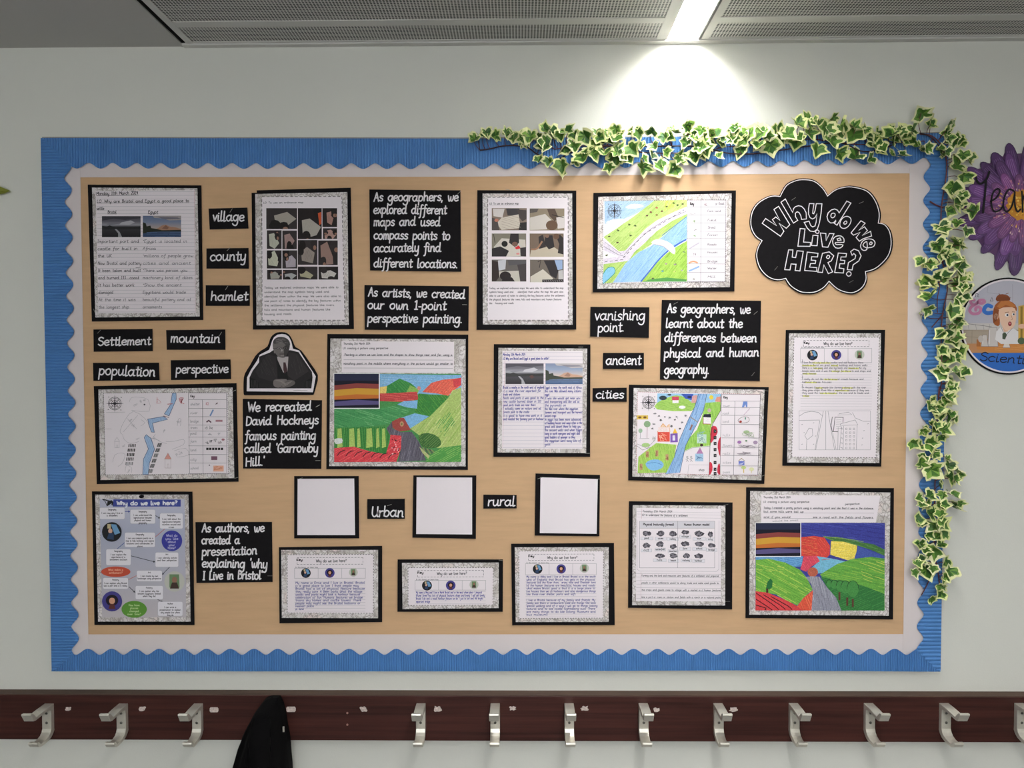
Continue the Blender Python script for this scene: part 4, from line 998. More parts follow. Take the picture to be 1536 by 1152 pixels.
D.line([(390, 625), (440, 570), (520, 492), (600, 425), (700, 362), (870, 290)], 3, (92, 84, 96)); D.dash((385, 650), (520, 490), 4, (70, 62, 76), 22, 18); D.dash((540, 470), (850, 280), 4, (70, 62, 76), 24, 20); D.dash((240, 680), (400, 660), 4, (90, 82, 96), 22, 18)
D.line([(232, 560), (340, 622), (400, 640)], 3, (110, 102, 116)); D.line([(245, 530), (370, 622)], 2.5, (120, 112, 126))
F = [(872, 312), (872, 335), (700, 472), (600, 545), (500, 612), (440, 692), (320, 838), (228, 845), (232, 698), (425, 672), (470, 604), (560, 524), (640, 444), (760, 364)]
D.poly(F, (176, 206, 108)); D.hatch(F, (140, 180, 76), -.8, 10, 3, col2=(200, 218, 130))
F = [(872, 332), (872, 505), (790, 565), (720, 602), (610, 705), (518, 832), (305, 838), (400, 692), (500, 607), (600, 557), (680, 490)]
D.poly(F, (150, 190, 238)); D.hatch(F, (122, 168, 230), -.9, 10, 3.4, col2=(170, 204, 242)); D.line([(680, 478), (872, 332)], 5, (70, 120, 180))
F = [(872, 520), (872, 830), (520, 834), (605, 722), (720, 612), (800, 560)]
D.poly(F, (160, 200, 80)); D.hatch(F, (128, 176, 52), -.9, 9, 3.2, col2=(184, 214, 100)); D.poly([(530, 832), (600, 812), (720, 800), (868, 815), (868, 832)], (84, 156, 76))
D.line([(868, 508), (800, 545), (720, 602), (640, 682), (570, 770), (518, 832)], 11, (62, 104, 196), sm=3)
D.poly([(598, 530), (640, 505), (720, 522), (780, 570), (778, 622), (742, 602), (690, 560), (620, 545)], (228, 214, 212), sm=2); D.line([(620, 545), (690, 560), (742, 602)], 2.5, (130, 110, 110))
D.poly([(228, 775), (262, 728), (310, 722), (320, 760), (285, 800), (230, 848)], (134, 196, 226), sm=2); D.line([(228, 775), (262, 728), (310, 722), (320, 760), (285, 800), (230, 848)], 5, (60, 150, 140), sm=3)
rnd = random.Random(4)
for x, y, c in [(640, 265, (214, 110, 90)), (595, 298, (150, 90, 70)), (565, 325, (120, 80, 70)), (640, 320, (140, 90, 60)), (680, 292, (130, 90, 70)), (716, 256, (110, 110, 60)), (800, 245, (90, 100, 60)), (840, 235, (100, 100, 60)), (770, 228, (90, 110, 60)), (345, 440, (90, 110, 60)), (430, 395, (90, 110, 60)),
                (275, 485, (90, 100, 60)), (340, 532, (100, 80, 60)), (440, 478, (90, 110, 60)), (475, 402, (90, 110, 60)), (712, 695, (190, 150, 170)), (780, 700, (150, 130, 150)), (685, 752, (110, 180, 190)), (775, 755, (190, 200, 110)), (850, 605, (140, 170, 110)), (835, 745, (200, 200, 190)), (610, 808, (110, 110, 80)), (255, 630, (80, 110, 50))]:
    D.ell(x, y, 9, 6, c, 8); scrib(D, x - 10, y - 8, 22, 14, tuple(v * .6 for v in c), rnd, 2, 5)
compass(D, 316, 288, 50)
table(D, [(876, 874), (980, 978), (1172, 1166)], [205, 258, 320, 380, 445, 500, 580, 640, 695, 760, 832], (84, 78, 86), 2.4)
D.text('Key', (895, 243), (928, 243), 13, 5, (50, 46, 50))
for i, (t, c) in enumerate([('House', 0), ('Farm land', 0), ('Field', 0), ('Shed', 0), ('Forest', 0), ('Roads', 0), ('Houses', 0), ('Bridge', 0), ('Water', 0), ('Hill', 0)]):
    y = [242, 298, 368, 425, 482, 555, 615, 684, 738, 802][i]
    if i: D.text(t, (1030, y), (1060 + len(t) * 8, y - 1), 11, 2.6, (104, 100, 108))
D.text('House', (890, 318), (940, 314), 10, 2.2, (160, 156, 160)); D.text('or Road', (1090, 244), (1160, 240), 12, 2.6, (104, 100, 108))
for x, y, c in [(930, 368, (120, 160, 90)), (935, 428, (110, 110, 110)), (928, 485, (90, 160, 60)), (930, 620, (130, 110, 120)), (925, 805, (130, 130, 120)), (1015, 240, (140, 110, 120))]: scrib(D, x - 14, y - 10, 28, 22, c, rnd, 2.5, 8)
D.line([(890, 580), (930, 555), (968, 532)], 11, (196, 188, 200)); D.line([(886, 690), (920, 676), (955, 688)], 12, (224, 160, 120), sm=3); D.line([(888, 750), (968, 715)], 13, (140, 176, 224))
D.build('pencil_drawing', s, M_pencil)

# 5 pale pencil map with blue river and striped blocks
r, s = ws(z12, [(68, 58), (1438, 30), (1458, 976), (97, 1000)], [(112, 92), (1400, 72), (1417, 942), (133, 960)], [(162, 128), (1355, 118), (1362, 900), (182, 912)],
          'mostly white pencil map with thin blue river and black striped blocks', stp=[(1440, 938, -.3), (1412, 105, -.4)])
D = Draw(SH, z12)
D.dashbox([(162, 125), (1350, 118), (1360, 900), (180, 910)], 4, (60, 56, 62), 10, 8)
PC2 = (176, 170, 176)
for q in [[(410, 210), (430, 170), (500, 165), (590, 190), (600, 300), (430, 290)], [(340, 520), (320, 490), (370, 380), (450, 300), (560, 370), (600, 440)], [(350, 500), (420, 420), (490, 340)], [(345, 520), (360, 570), (420, 610), (500, 590)], [(390, 370), (480, 470)], [(250, 790), (270, 720), (330, 700), (370, 720), (340, 800), (300, 830)],
          [(760, 590), (830, 590), (930, 570), (930, 620), (820, 665)], [(640, 540), (700, 590), (770, 610)], [(840, 680), (950, 655), (980, 720), (870, 740)], [(870, 440), (880, 375), (905, 378), (900, 440)], [(660, 520), (640, 560), (700, 580)], [(370, 880), (380, 820), (430, 840), (430, 890)], [(520, 380), (560, 410), (520, 440)]]:
    D.line(q, 2.6, PC2, sm=2)
rnd = random.Random(9)
for x, y in [(470, 240), (520, 205), (420, 390), (450, 440), (880, 400), (740, 490), (490, 560), (900, 700), (860, 720), (640, 570), (400, 870), (355, 630)]: scrib(D, x - 18, y - 16, 40, 32, PC2, rnd, 2.2, 8)
D.ell(555, 236, 9, 8, (90, 84, 90), 8); scrib(D, 540, 185, 30, 30, (150, 144, 150), rnd)
house(D, 270, 590, 42, 60, None, None, PC2); house(D, 752, 760, 56, 85, None, (226, 160, 150), (170, 150, 154))
scrib(D, 668, 155, 46, 70, (200, 120, 130), rnd, 3, 9); scrib(D, 885, 170, 55, 60, (208, 110, 124), rnd, 5, 12)
for q in ([(822, 128), (858, 126), (860, 185), (790, 345), (746, 325), (806, 235)], [(586, 376), (740, 350), (778, 378), (632, 414), (650, 502), (622, 500), (600, 440)], [(572, 525), (618, 560), (652, 665), (602, 800), (592, 906), (538, 908), (545, 760), (592, 662), (552, 552)]):
    D.poly(q, (168, 194, 224)); D.hatch(q, (140, 172, 214), 1.2, 10, 3.5); D.line(q, 4.5, (72, 84, 128), closed=True)
D.line([(735, 345), (790, 360)], 7, (150, 120, 130)); D.line([(775, 232), (825, 228)], 7, (190, 120, 130))
for i in range(5):
    x, y = 408 - i * 7, 615 + i * 43; c = (70, 66, 66) if i < 4 else (150, 146, 150)
    for k in range(5): D.line([(x + k * 15, y), (x + k * 15 - 4, y + 30)], 9 if i in (0, 3) else 11, tuple(v + (k % 2) * 40 for v in c))
for i in range(6):
    x, y = 690 - i * 17, 606 + i * 50
    for k in range(4): D.line([(x + k * 10, y), (x + k * 10 - 12, y + 36)], 8, tuple(v + (k % 2) * 50 + (30 if i in (2, 5) else 0) for v in (76, 72, 74)))
compass(D, 270, 226, 62); D.line([(185, 312), (370, 308)], 2, (150, 146, 150)); D.line([(120, 468), (240, 470)], 2, (130, 128, 130))
table(D, [(976, 988), (1112, 1118, 188), (1342, 1345)], [125, 188, 272, 352, 432, 490, 548, 632, 714, 797, 898], (72, 68, 76), 3)
D.text('Key', (995, 165), (1035, 165), 14, 5, (70, 66, 70))
for i, t in enumerate(['shelter', 'river', 'bridge', 'trees', 'pond', 'farm', 'land', 'city', 'school']):
    D.text(t, (995, [245, 328, 408, 470, 525, 600, 685, 775, 860][i]), (1010 + len(t) * 11, [242, 326, 406, 468, 523, 598, 683, 772, 856][i]), 15, 2.6, (150, 146, 152))
for x, y, c in [(1150, 228, (206, 130, 140)), (1250, 228, (110, 90, 96)), (1150, 460, (150, 146, 150)), (1195, 460, (140, 136, 140)), (1185, 520, (170, 166, 170)), (1270, 520, (190, 186, 190)), (1150, 600, (110, 106, 110)), (1190, 588, (80, 76, 80)), (1230, 580, (120, 116, 120)), (1278, 604, (130, 110, 120))]: scrib(D, x - 16, y - 16, 34, 32, c, rnd, 3, 9)
D.line([(1185, 345), (1215, 285)], 14, (130, 160, 204)); D.line([(1150, 405), (1172, 388), (1195, 408)], 12, (110, 84, 96)); D.line([(1238, 392), (1304, 392)], 18, (186, 136, 146)); D.ell(1310, 572, 16, 11, (176, 120, 130), 8)
for k in range(6): D.line([(1148 + k * 28, 661), (1170 + k * 28, 661)], 22, (50, 48, 48))
D.rect(1196, 732, 1254, 768, (128, 90, 108)); D.rect(1216, 822, 1315, 878, (232, 176, 152)); scrib(D, 1220, 825, 90, 48, (210, 140, 110), rnd, 4, 12); D.ell(1178, 818, 7, 7, (110, 100, 110), 6)
D.build('pencil_drawing', s)

# 6 busy coloured map
r, s = ws(z10, [(138, 100), (1378, 122), (1338, 980), (133, 948)], [(180, 130), (1340, 145), (1312, 948), (168, 915)], [(215, 165), (1305, 185), (1282, 905), (205, 885)],
          'busy coloured map with blue river, small buildings and red and black tower', stp=[(1360, 155, .1), (1325, 908, -.3)])
D = Draw(SH, z10)
D.dashbox([(215, 165), (1303, 186), (1280, 905), (202, 885)], 3.6, (190, 110, 120), 10, 8); D.dash((1303, 186), (1280, 905), 4, (40, 38, 40), 10, 8)
D.poly([(390, 178), (955, 182), (950, 240), (880, 260), (700, 262), (690, 330), (388, 318)], (150, 196, 228))
F = [(388, 262), (480, 215), (560, 195), (640, 215), (700, 262), (740, 262), (690, 335), (388, 320)]; D.poly(F, (164, 204, 96), sm=2); D.hatch(F, (130, 180, 70), .2, 10, 3)
D.ell(440, 218, 34, 20, (50, 66, 74)); D.ell(497, 190, 18, 8, (50, 66, 74)); D.poly([(600, 182), (710, 184), (705, 240), (640, 225)], (54, 84, 176)); D.ell(675, 210, 20, 10, (30, 44, 90))
D.rect(520, 206, 580, 238, (206, 60, 92)); D.rect(524, 238, 578, 264, (238, 232, 236)); D.poly([(700, 200), (745, 190), (735, 262), (690, 262)], (214, 160, 156)); D.ell(610, 300, 30, 14, (236, 234, 236))
rnd = random.Random(12)
F = [(818, 262), (950, 250), (952, 330), (875, 450), (860, 520), (862, 640), (700, 655), (625, 690), (650, 600), (740, 500), (780, 400)]
D.poly(F, (150, 200, 84)); D.hatch(F, (116, 172, 60), 1.4, 11, 3.4, col2=(178, 216, 110))
F = [(755, 182), (828, 182), (800, 330), (735, 460), (640, 640), (590, 880), (462, 892), (540, 740), (590, 580), (660, 420), (720, 300)]
D.poly(F, (140, 178, 220)); D.hatch(F, (96, 136, 196), 1.9, 14, 4, col2=(166, 198, 232)); D.line([(755, 182), (720, 300), (660, 420), (590, 580), (540, 740), (462, 892)], 4, (74, 84, 120)); D.line([(828, 182), (800, 330), (735, 460), (640, 640), (590, 880)], 4, (74, 84, 120))
D.line([(680, 385), (745, 430)], 8, (150, 140, 130)); D.poly([(672, 500), (695, 450), (705, 460), (685, 505)], (150, 100, 90))
D.ell(868, 213, 18, 20, (238, 214, 60)); D.poly([(900, 250), (915, 210), (950, 205), (950, 255)], (224, 150, 130))
D.poly([(795, 385), (840, 355), (866, 385), (866, 450), (795, 448)], (236, 230, 234)); D.poly([(793, 388), (805, 362), (862, 360), (866, 392)], (36, 34, 56)); D.line([(797, 390), (797, 448), (864, 450)], 5, (170, 60, 60)); D.ell(850, 328, 16, 18, (196, 166, 166))
D.rect(742, 540, 825, 620, (196, 220, 206)); scrib(D, 742, 510, 84, 60, (130, 180, 190), rnd, 4, 12); scrib(D, 750, 560, 70, 60, (110, 150, 150), rnd, 3, 12); D.ell(782, 636, 14, 12, (70, 56, 44))
D.poly([(735, 712), (768, 655), (798, 715)], (186, 130, 176)); D.rect(725, 712, 797, 780, (166, 200, 226)); scrib(D, 728, 715, 66, 62, (80, 110, 160), rnd, 3, 10)
F = [(865, 480), (910, 470), (925, 520), (905, 560), (870, 615), (860, 600)]; D.poly(F, (206, 40, 66), sm=2); D.poly([(945, 568), (952, 580), (948, 740), (925, 660), (930, 600)], (206, 40, 66), sm=2)
D.poly([(850, 790), (875, 800), (878, 860), (850, 900)], (206, 40, 66), sm=2); D.poly([(942, 800), (948, 895), (922, 880), (925, 820)], (206, 40, 66), sm=2)
for y in (512, 570, 622, 676, 728, 790, 850, 888): D.rect(889, y - 14, 914, y + 14, (42, 38, 42)); D.line([(895, y - 5), (908, y + 4)], 3, (190, 180, 184))
D.line([(955, 188), (950, 330), (880, 450), (858, 610), (848, 900)], 4, (60, 60, 60))
D.poly([(390, 520), (440, 440), (470, 475), (498, 450), (502, 520)], (240, 206, 170)); D.line([(390, 520), (440, 445), (470, 478), (495, 450), (502, 520)], 4, (224, 150, 60)); D.rect(392, 520, 500, 605, (224, 74, 56)); scrib(D, 400, 530, 94, 68, (244, 180, 150), rnd, 3.5, 14); D.rect(398, 478, 498, 520, (240, 220, 216))
D.poly([(525, 535), (545, 485), (568, 530)], (240, 190, 50)); D.poly([(505, 535), (570, 530), (572, 610), (505, 612)], (130, 90, 180)); D.rect(525, 550, 548, 595, (230, 224, 236))
F = [(380, 618), (560, 632), (540, 740), (470, 880), (215, 885), (222, 740), (330, 655)]
D.poly(F, (164, 204, 90)); D.hatch(F, (130, 180, 66), 1.3, 11, 3.4, col2=(190, 218, 110)); D.poly([(285, 800), (330, 768), (400, 765), (445, 800), (430, 840), (360, 862), (310, 845)], (130, 186, 230), sm=2); D.line([(300, 800), (370, 790), (430, 810)], 4, (70, 120, 190), sm=2)
for x, y in ((300, 720), (385, 710), (475, 745), (245, 830)): D.rect(x - 12, y - 28, x + 14, y + 26, (196, 150, 110)); scrib(D, x - 14, y - 30, 28, 56, (140, 90, 70), rnd, 3, 9)
D.line([(205, 640), (260, 680), (330, 655)], 3, (120, 116, 120)); D.line([(210, 625), (300, 665), (360, 600), (375, 560)], 3, (130, 126, 130)); D.ell(288, 635, 36, 18, (170, 204, 130)); scrib(D, 345, 550, 30, 70, (120, 130, 120), rnd, 2.5, 9)
D.rect(208, 372, 308, 408, (220, 186, 72)); D.ell(235, 390, 15, 9, (120, 84, 40)); D.ell(280, 390, 15, 9, (120, 84, 40))
D.ell(300, 450, 30, 28, (140, 170, 130)); D.line([(300, 475), (298, 575)], 4, (150, 100, 110)); D.ell(240, 508, 18, 20, (160, 190, 160)); D.line([(240, 525), (238, 575)], 3, (130, 130, 140)); D.line([(230, 578), (318, 576)], 2.5, (150, 146, 150))
for x, y in ((368, 358), (420, 415), (500, 392), (545, 412), (345, 490), (360, 450), (590, 490), (515, 470), (560, 385), (640, 375), (455, 385), (405, 378), (610, 435)): D.ell(x, y, rnd.uniform(6, 16), rnd.uniform(5, 11), (130, 126, 132) if rnd.random() < .5 else (84, 78, 76), 8); scrib(D, x - 14, y - 14, 28, 28, (150, 146, 152), rnd, 2, 6)
for x in (655, 690): D.ell(x, 745, 10, 10, (236, 230, 234), 10); D.line([(x + 7 * math.cos(t), 742 + 9 * math.sin(t)) for t in [i * .63 for i in range(10)]], 2.5, (70, 66, 70), closed=True); D.line([(x, 752), (x, 770), (x - 10, 782)], 2.5, (70, 66, 70)); D.line([(x, 770), (x + 12, 782)], 2.5, (70, 66, 70)); D.line([(x - 14, 765), (x + 14, 752)], 2.5, (70, 66, 70))
D.line([(660, 890), (668, 810), (845, 812)], 2.5, (170, 166, 170)); D.text('Ohio', (755, 868), (808, 866), 14, 3, (90, 86, 90)) if False else D.text('shop', (755, 866), (808, 864), 12, 3, (90, 86, 90))
D.line([(625, 695), (700, 660), (860, 645)], 3, (120, 150, 100)); compass(D, 312, 258, 54)
table(D, [(958, 945), (1078, 1065, 246), (1303, 1280)], [186, 246, 302, 372, 452, 572, 655, 728, 820, 900], (70, 66, 74), 3)
D.text('Key', (975, 222), (1015, 222), 13, 4.5, (70, 66, 70))
for i, t in enumerate(['tower', 'road', 'land', 'hills', 'flowers', 'rails', 'cities', 'trees']): D.text(t, (968, [300, 366, 440, 560, 650, 722, 800, 888][i]), (985 + len(t) * 10, [297, 362, 436, 556, 648, 718, 800, 884][i]), 13, 2.2, (160, 156, 162))
D.poly([(1140, 300), (1152, 250), (1188, 250), (1188, 300), (1176, 300), (1170, 275), (1158, 300)], (110, 140, 206)); D.line([(1155, 370), (1210, 310)], 4, (200, 170, 190)); D.line([(1105, 415), (1150, 385), (1200, 395), (1195, 430), (1130, 440)], 3.5, (130, 110, 110), closed=True, sm=3)
D.ell(1128, 428, 12, 11, (170, 60, 50), 8); D.ell(1170, 400, 6, 12, (90, 150, 130), 8); D.ell(1180, 520, 27, 15, (164, 186, 140)); scrib(D, 1140, 515, 130, 50, (150, 170, 130), rnd, 3, 14); D.ell(1117, 610, 18, 14, (160, 110, 170)); D.ell(1260, 612, 20, 16, (176, 150, 180)); D.ell(1178, 598, 10, 8, (120, 150, 120)); scrib(D, 1100, 630, 160, 34, (140, 130, 140), rnd, 2.5, 16)
scrib(D, 1085, 695, 150, 24, (150, 140, 150), rnd, 2.5, 16); D.rect(1110, 778, 1162, 812, (104, 120, 200)); D.line([(1108, 778), (1135, 752), (1164, 776)], 4, (150, 130, 70)); scrib(D, 1112, 780, 48, 30, (220, 220, 240), rnd, 3, 9)
D.ell(1155, 835, 22, 14, (190, 204, 130)); D.line([(1155, 845), (1156, 882)], 7, (226, 190, 90)); D.ell(1225, 850, 22, 16, (220, 220, 170)); D.line([(1225, 860), (1222, 885)], 5, (214, 196, 130))
D.build('pencil_drawing', s, M_pencil)

def inset(D, x0, y0, x1, y1):
    """plain banded colours only, same size and tones as the small print"""
    w_, h_ = x1 - x0, y1 - y0; U = lambda u, v: (x0 + u * w_, y0 + v * h_)
    D.rect(x0, y0, x1, y1, (26, 24, 38)); D.rect(x0, y0, x1, y0 + h_ * .2, (40, 44, 70))
    D.poly([U(0, .34), U(.5, .28), U(1, .3), U(1, .44), U(.5, .42), U(0, .48)], (140, 66, 62)); D.poly([U(0, .48), U(.5, .42), U(1, .44), U(1, .62), U(.5, .6), U(0, .66)], (206, 156, 58))
    D.poly([U(0, .66), U(.5, .6), U(1, .62), U(1, .72), U(0, .76)], (196, 112, 50)); D.poly([U(0, .82), U(.5, .76), U(1, .8), U(1, .9), U(0, .94)], (92, 84, 130))
# 7 green valley painting
r, s = ws(z5, [(575, 48), (1503, 52), (1500, 943), (568, 938)], [(595, 78), (1485, 82), (1485, 920), (588, 918)], [(668, 95), (1410, 100), (1408, 305), (670, 302)],
          'bright child painting of green valley, striped hedges and dark winding road', 'child paintings of hills mounted on black card', stp=[(1478, 95, 1.2)], kind='mounted_painting')
D = Draw(SH, z5)
D.text('Thursday 21st March 2024', (682, 118), (858, 117), 8, 2.5, (110, 104, 108), slant=0); D.text('LO: creating a picture using perspective', (678, 148), (976, 147), 8, 2.6, (110, 104, 108), slant=0)
D.text('Painting is where we use lines and the shapes to show things near and far, using a', (688, 190), (1398, 192), 8, 2.4, PEN); D.text('vanishing point in the middle where everything in the picture would go smaller to', (680, 248), (1402, 250), 8, 2.4, PEN)
for y in (192, 218, 250, 272): D.line([(682, y), (1402, y + 2)], 1.8, (120, 116, 122))
D.build('handwriting', s)
D = Draw(SH + .0001, z5)
D.rect(620, 310, 1456, 890, (76, 150, 80)); D.poly([(620, 308), (1458, 318), (1458, 450), (900, 440), (620, 430)], (128, 182, 222)); D.hatch([(930, 318), (1450, 322), (1400, 380), (930, 380)], (158, 200, 232), .05, 14, 4)
D.poly([(905, 400), (970, 390), (965, 445), (905, 440)], (232, 204, 110))
F = [(962, 440), (968, 390), (1050, 342), (1120, 370), (1160, 400), (1110, 440)]; D.poly(F, (56, 140, 70)); D.hatch(F, (84, 160, 80), .8, 12, 4)
D.poly([(1090, 440), (1120, 385), (1180, 415), (1170, 440)], (140, 186, 90)); F = [(1200, 430), (1260, 370), (1330, 350), (1456, 338), (1456, 385), (1420, 410), (1370, 455), (1300, 440)]; D.poly(F, (232, 96, 76)); D.hatch(F, (240, 124, 96), 2.3, 14, 5); D.poly([(1400, 350), (1456, 335), (1456, 385), (1410, 400)], (218, 64, 72))
F = [(905, 440), (1000, 438), (1165, 428), (1175, 480), (1060, 495), (910, 490)]; D.poly(F, (200, 66, 66)); D.hatch(F, (224, 100, 90), .1, 14, 5); D.ell(1178, 405, 12, 14, (226, 150, 140), 8)
F = [(1175, 440), (1370, 455), (1300, 580), (1240, 590), (1150, 560), (1170, 490)]; D.poly(F, (60, 136, 60)); D.hatch(F, (90, 160, 66), .9, 12, 4)
D.poly([(1035, 512), (1080, 490), (1170, 485), (1165, 540), (1100, 532)], (130, 186, 226)); D.poly([(1060, 600), (1150, 570), (1245, 590), (1120, 672)], (126, 184, 226))
F = [(620, 535), (915, 540), (1040, 515), (1130, 545), (1060, 600), (980, 640), (800, 665), (620, 665)]; D.poly(F, (76, 156, 92)); D.hatch(F, (110, 178, 116), .3, 13, 4.5, col2=(60, 140, 80))
F = [(1456, 400), (1456, 780), (1300, 800), (1200, 730), (1120, 670), (1250, 590), (1370, 470), (1400, 420)]; D.poly(F, (176, 200, 112)); D.hatch(F, (150, 186, 88), 2.2, 14, 4.5, col2=(204, 214, 140)); D.hatch([(1280, 640), (1380, 560), (1420, 640), (1340, 720)], (76, 160, 76), 2.2, 10, 4)
F = [(620, 665), (960, 660), (985, 720), (960, 840), (800, 800), (620, 800)]; D.poly(F, (56, 132, 60)); D.hatch(F, (84, 160, 74), 1.5, 14, 5)
for x, w_ in ((655, 26), (735, 30), (780, 14), (850, 34), (905, 14), (945, 18)): D.poly([(x - w_ / 2, 672), (x + w_ / 2, 668), (x + w_ / 2 + 8, 790), (x - w_ / 2 - 2, 800)], (176, 204, 104))
D.poly([(622, 740), (670, 735), (672, 765), (630, 772)], (226, 230, 226), sm=2)
F = [(1000, 625), (1050, 600), (1080, 600), (1125, 680), (1040, 692), (1000, 660)]; D.poly(F, (168, 74, 66)); D.ell(1065, 640, 13, 17, (196, 150, 110)); D.ell(1065, 640, 6, 8, (120, 130, 70), 8)
F = [(965, 670), (1000, 625), (1005, 670), (1060, 695), (1130, 692), (1180, 760), (1225, 880), (1040, 890), (1060, 800), (1050, 720), (985, 710)]; D.poly(F, (104, 100, 112)); D.hatch(F, (132, 128, 142), 1.8, 13, 4, col2=(86, 82, 96))
F = [(620, 800), (750, 790), (850, 820), (960, 840), (985, 760), (990, 712), (1062, 718), (1060, 800), (1030, 890), (620, 892)]; D.poly(F, (222, 58, 70)); D.hatch(F, (236, 96, 96), 2.6, 14, 4.5)
for k in range(7): x = 640 + k * 56; D.line([(x, 850 + k * 3), (x + 20, 825 + k * 3), (x + 52, 812 + k * 4)], 5, (50, 40, 40), sm=2)
for k in range(22): D.ell(1000 + rnd.uniform(0, 52), 730 + rnd.uniform(0, 110), 3.5, 4.5, (60, 30, 34) if k % 2 else (244, 200, 200), 6)
F = [(1175, 720), (1240, 700), (1310, 730), (1322, 780), (1270, 800), (1200, 790)]; D.poly(F, (66, 112, 56), sm=2); D.hatch(F, (110, 150, 80), 2.4, 12, 4)
for k in range(6): D.line([(1190 + k * 14, 790 + k * 4), (1212 + k * 14, 850 - k * 4)], 6, (150, 140, 96) if k % 2 else (96, 70, 84))
F = [(1230, 862), (1320, 800), (1456, 780), (1456, 890), (1225, 892)]; D.poly(F, (84, 160, 74)); D.hatch(F, (136, 190, 96), -.5, 12, 4); D.poly([(1180, 790), (1250, 850), (1240, 870), (1200, 830)], (186, 190, 130))
D.build('painting', r, M_paint)
D = Draw(SH + .0011, z5); D.rect(616, 306, 920, 541, (240, 238, 240)); inset(D, 620, 310, 914, 535); D.build('small_print', r)

# 8 dark blue sky painting
r, s = ws(z11c, [(99, 82), (1234, 88), (1227, 1097), (94, 1086)], [(130, 110), (1206, 122), (1194, 1068), (122, 1060)], [(214, 140), (1130, 145), (1095, 352), (214, 352)],
          'bright child painting with dark blue sky, red and yellow fields and grey road', 'child paintings of hills mounted on black card', kind='mounted_painting')
D = Draw(SH, z11c)
D.text('Thursday 21st March 2024', (232, 165), (440, 165), 9, 2.8, (100, 94, 98), slant=0); D.text('LO: creating a picture using perspective', (230, 200), (584, 200), 9, 2.8, (100, 94, 98), slant=0)
D.text('Today I created a pretty picture using a vanishing point and like that it was in the distance', (232, 246), (1074, 250), 9, 2.6, PEN); D.text('but some hills were tall up', (232, 274), (540, 276), 9, 2.6, PEN); D.text('perspective', (858, 218), (970, 214), 9, 2.6, PEN)
D.text('and if you would              see a road with the fields and flowers', (232, 316), (1072, 320), 9, 2.6, PEN); D.text('would be small', (300, 346), (500, 340), 8, 2.2, (150, 146, 150))
for y in (249, 278, 320): D.line([(232, y), (1080, y + 2)], 1.8, (110, 106, 112))
D.build('handwriting', s)
D = Draw(SH + .0001, z11c)
D.rect(170, 355, 1162, 1028, (60, 66, 150)); D.poly([(170, 355), (1165, 357), (1162, 640), (170, 640)], (58, 64, 152)); D.hatch([(520, 360), (1160, 360), (1160, 560), (750, 480), (520, 460)], (78, 88, 176), .15, 18, 5, col2=(48, 52, 136))
F = [(690, 462), (800, 462), (960, 500), (1080, 520), (1162, 560), (1162, 608), (1050, 560), (940, 525), (780, 500)]; D.poly(F, (70, 120, 60)); D.hatch(F, (100, 150, 70), .3, 10, 4); D.line([(690, 460), (850, 475), (1000, 500)], 6, (130, 160, 90), sm=2)
F = [(750, 495), (850, 500), (952, 530), (940, 625), (880, 642), (745, 600)]; D.poly(F, (240, 216, 84)); D.hatch(F, (248, 230, 120), .1, 14, 4.5)
D.poly([(960, 535), (1162, 612), (1162, 630), (930, 625)], (66, 88, 168)); F = [(520, 465), (620, 455), (700, 468), (742, 530), (740, 600), (700, 640), (522, 608)]; D.poly(F, (216, 62, 52), sm=1); D.hatch([(522, 468), (640, 462), (650, 600), (522, 606)], (226, 120, 70), .2, 12, 4, col2=(196, 70, 50)); D.hatch([(650, 465), (740, 520), (738, 600), (650, 610)], (230, 84, 70), .9, 14, 4)
D.poly([(172, 612), (536, 612), (525, 690), (400, 690), (172, 640)], (106, 166, 216)); D.hatch([(172, 612), (536, 612), (525, 690), (172, 640)], (80, 140, 204), .2, 14, 5)
D.poly([(640, 610), (750, 628), (860, 650), (780, 690), (700, 740), (620, 745), (600, 700), (660, 650)], (118, 186, 214))
F = [(540, 612), (640, 608), (665, 650), (600, 690), (560, 730), (515, 712), (530, 660)]; D.poly(F, (222, 66, 92)); D.hatch(F, (232, 96, 110), 1, 13, 4); D.line([(680, 640), (740, 632)], 4, (196, 60, 60))
F = [(172, 640), (270, 630), (400, 660), (510, 715), (560, 770), (610, 868), (540, 930), (490, 990), (430, 960), (330, 905), (172, 880)]; D.poly(F, (116, 180, 66), sm=1); D.hatch(F, (96, 164, 58), .5, 14, 5, col2=(176, 204, 84))
D.hatch([(180, 645), (270, 635), (400, 668), (380, 740), (180, 720)], (190, 206, 90), .2, 14, 5)
F = [(665, 752), (800, 670), (920, 632), (1060, 616), (1162, 630), (1162, 1028), (900, 1028), (830, 960), (780, 880)]; D.poly(F, (104, 172, 66), sm=1); D.hatch(F, (140, 190, 72), .2, 16, 5, col2=(84, 152, 60)); D.hatch([(960, 660), (1160, 650), (1160, 860), (1000, 800)], (196, 206, 90), .35, 20, 5)
F = [(670, 770), (760, 790), (860, 800), (975, 830), (1160, 900), (1160, 1028), (830, 1028), (790, 930), (720, 850)]; D.poly(F, (50, 122, 60)); D.hatch(F, (70, 142, 70), -.4, 14, 5)
for k, (x, y, q_) in enumerate([(735, 820, 22), (775, 828, 28), (820, 840, 34), (862, 850, 40), (918, 862, 50)]): D.ell(x, y, q_ * .9, q_ * 1.25, (72, 146, 70)); D.line([(x + q_ * .9 * math.cos(t), y + q_ * 1.25 * math.sin(t)) for t in [PI + i * .35 for i in range(10)]], 4, (36, 70, 40))
for x, y in ((815, 918), (875, 960), (918, 970)): D.line([(x, y - 32), (x, y + 32)], 15, (96, 62, 46))
D.ell(610, 733, 40, 36, (196, 100, 72)); D.hatch([(580, 710), (640, 710), (640, 755), (580, 755)], (176, 84, 60), 1, 10, 3)
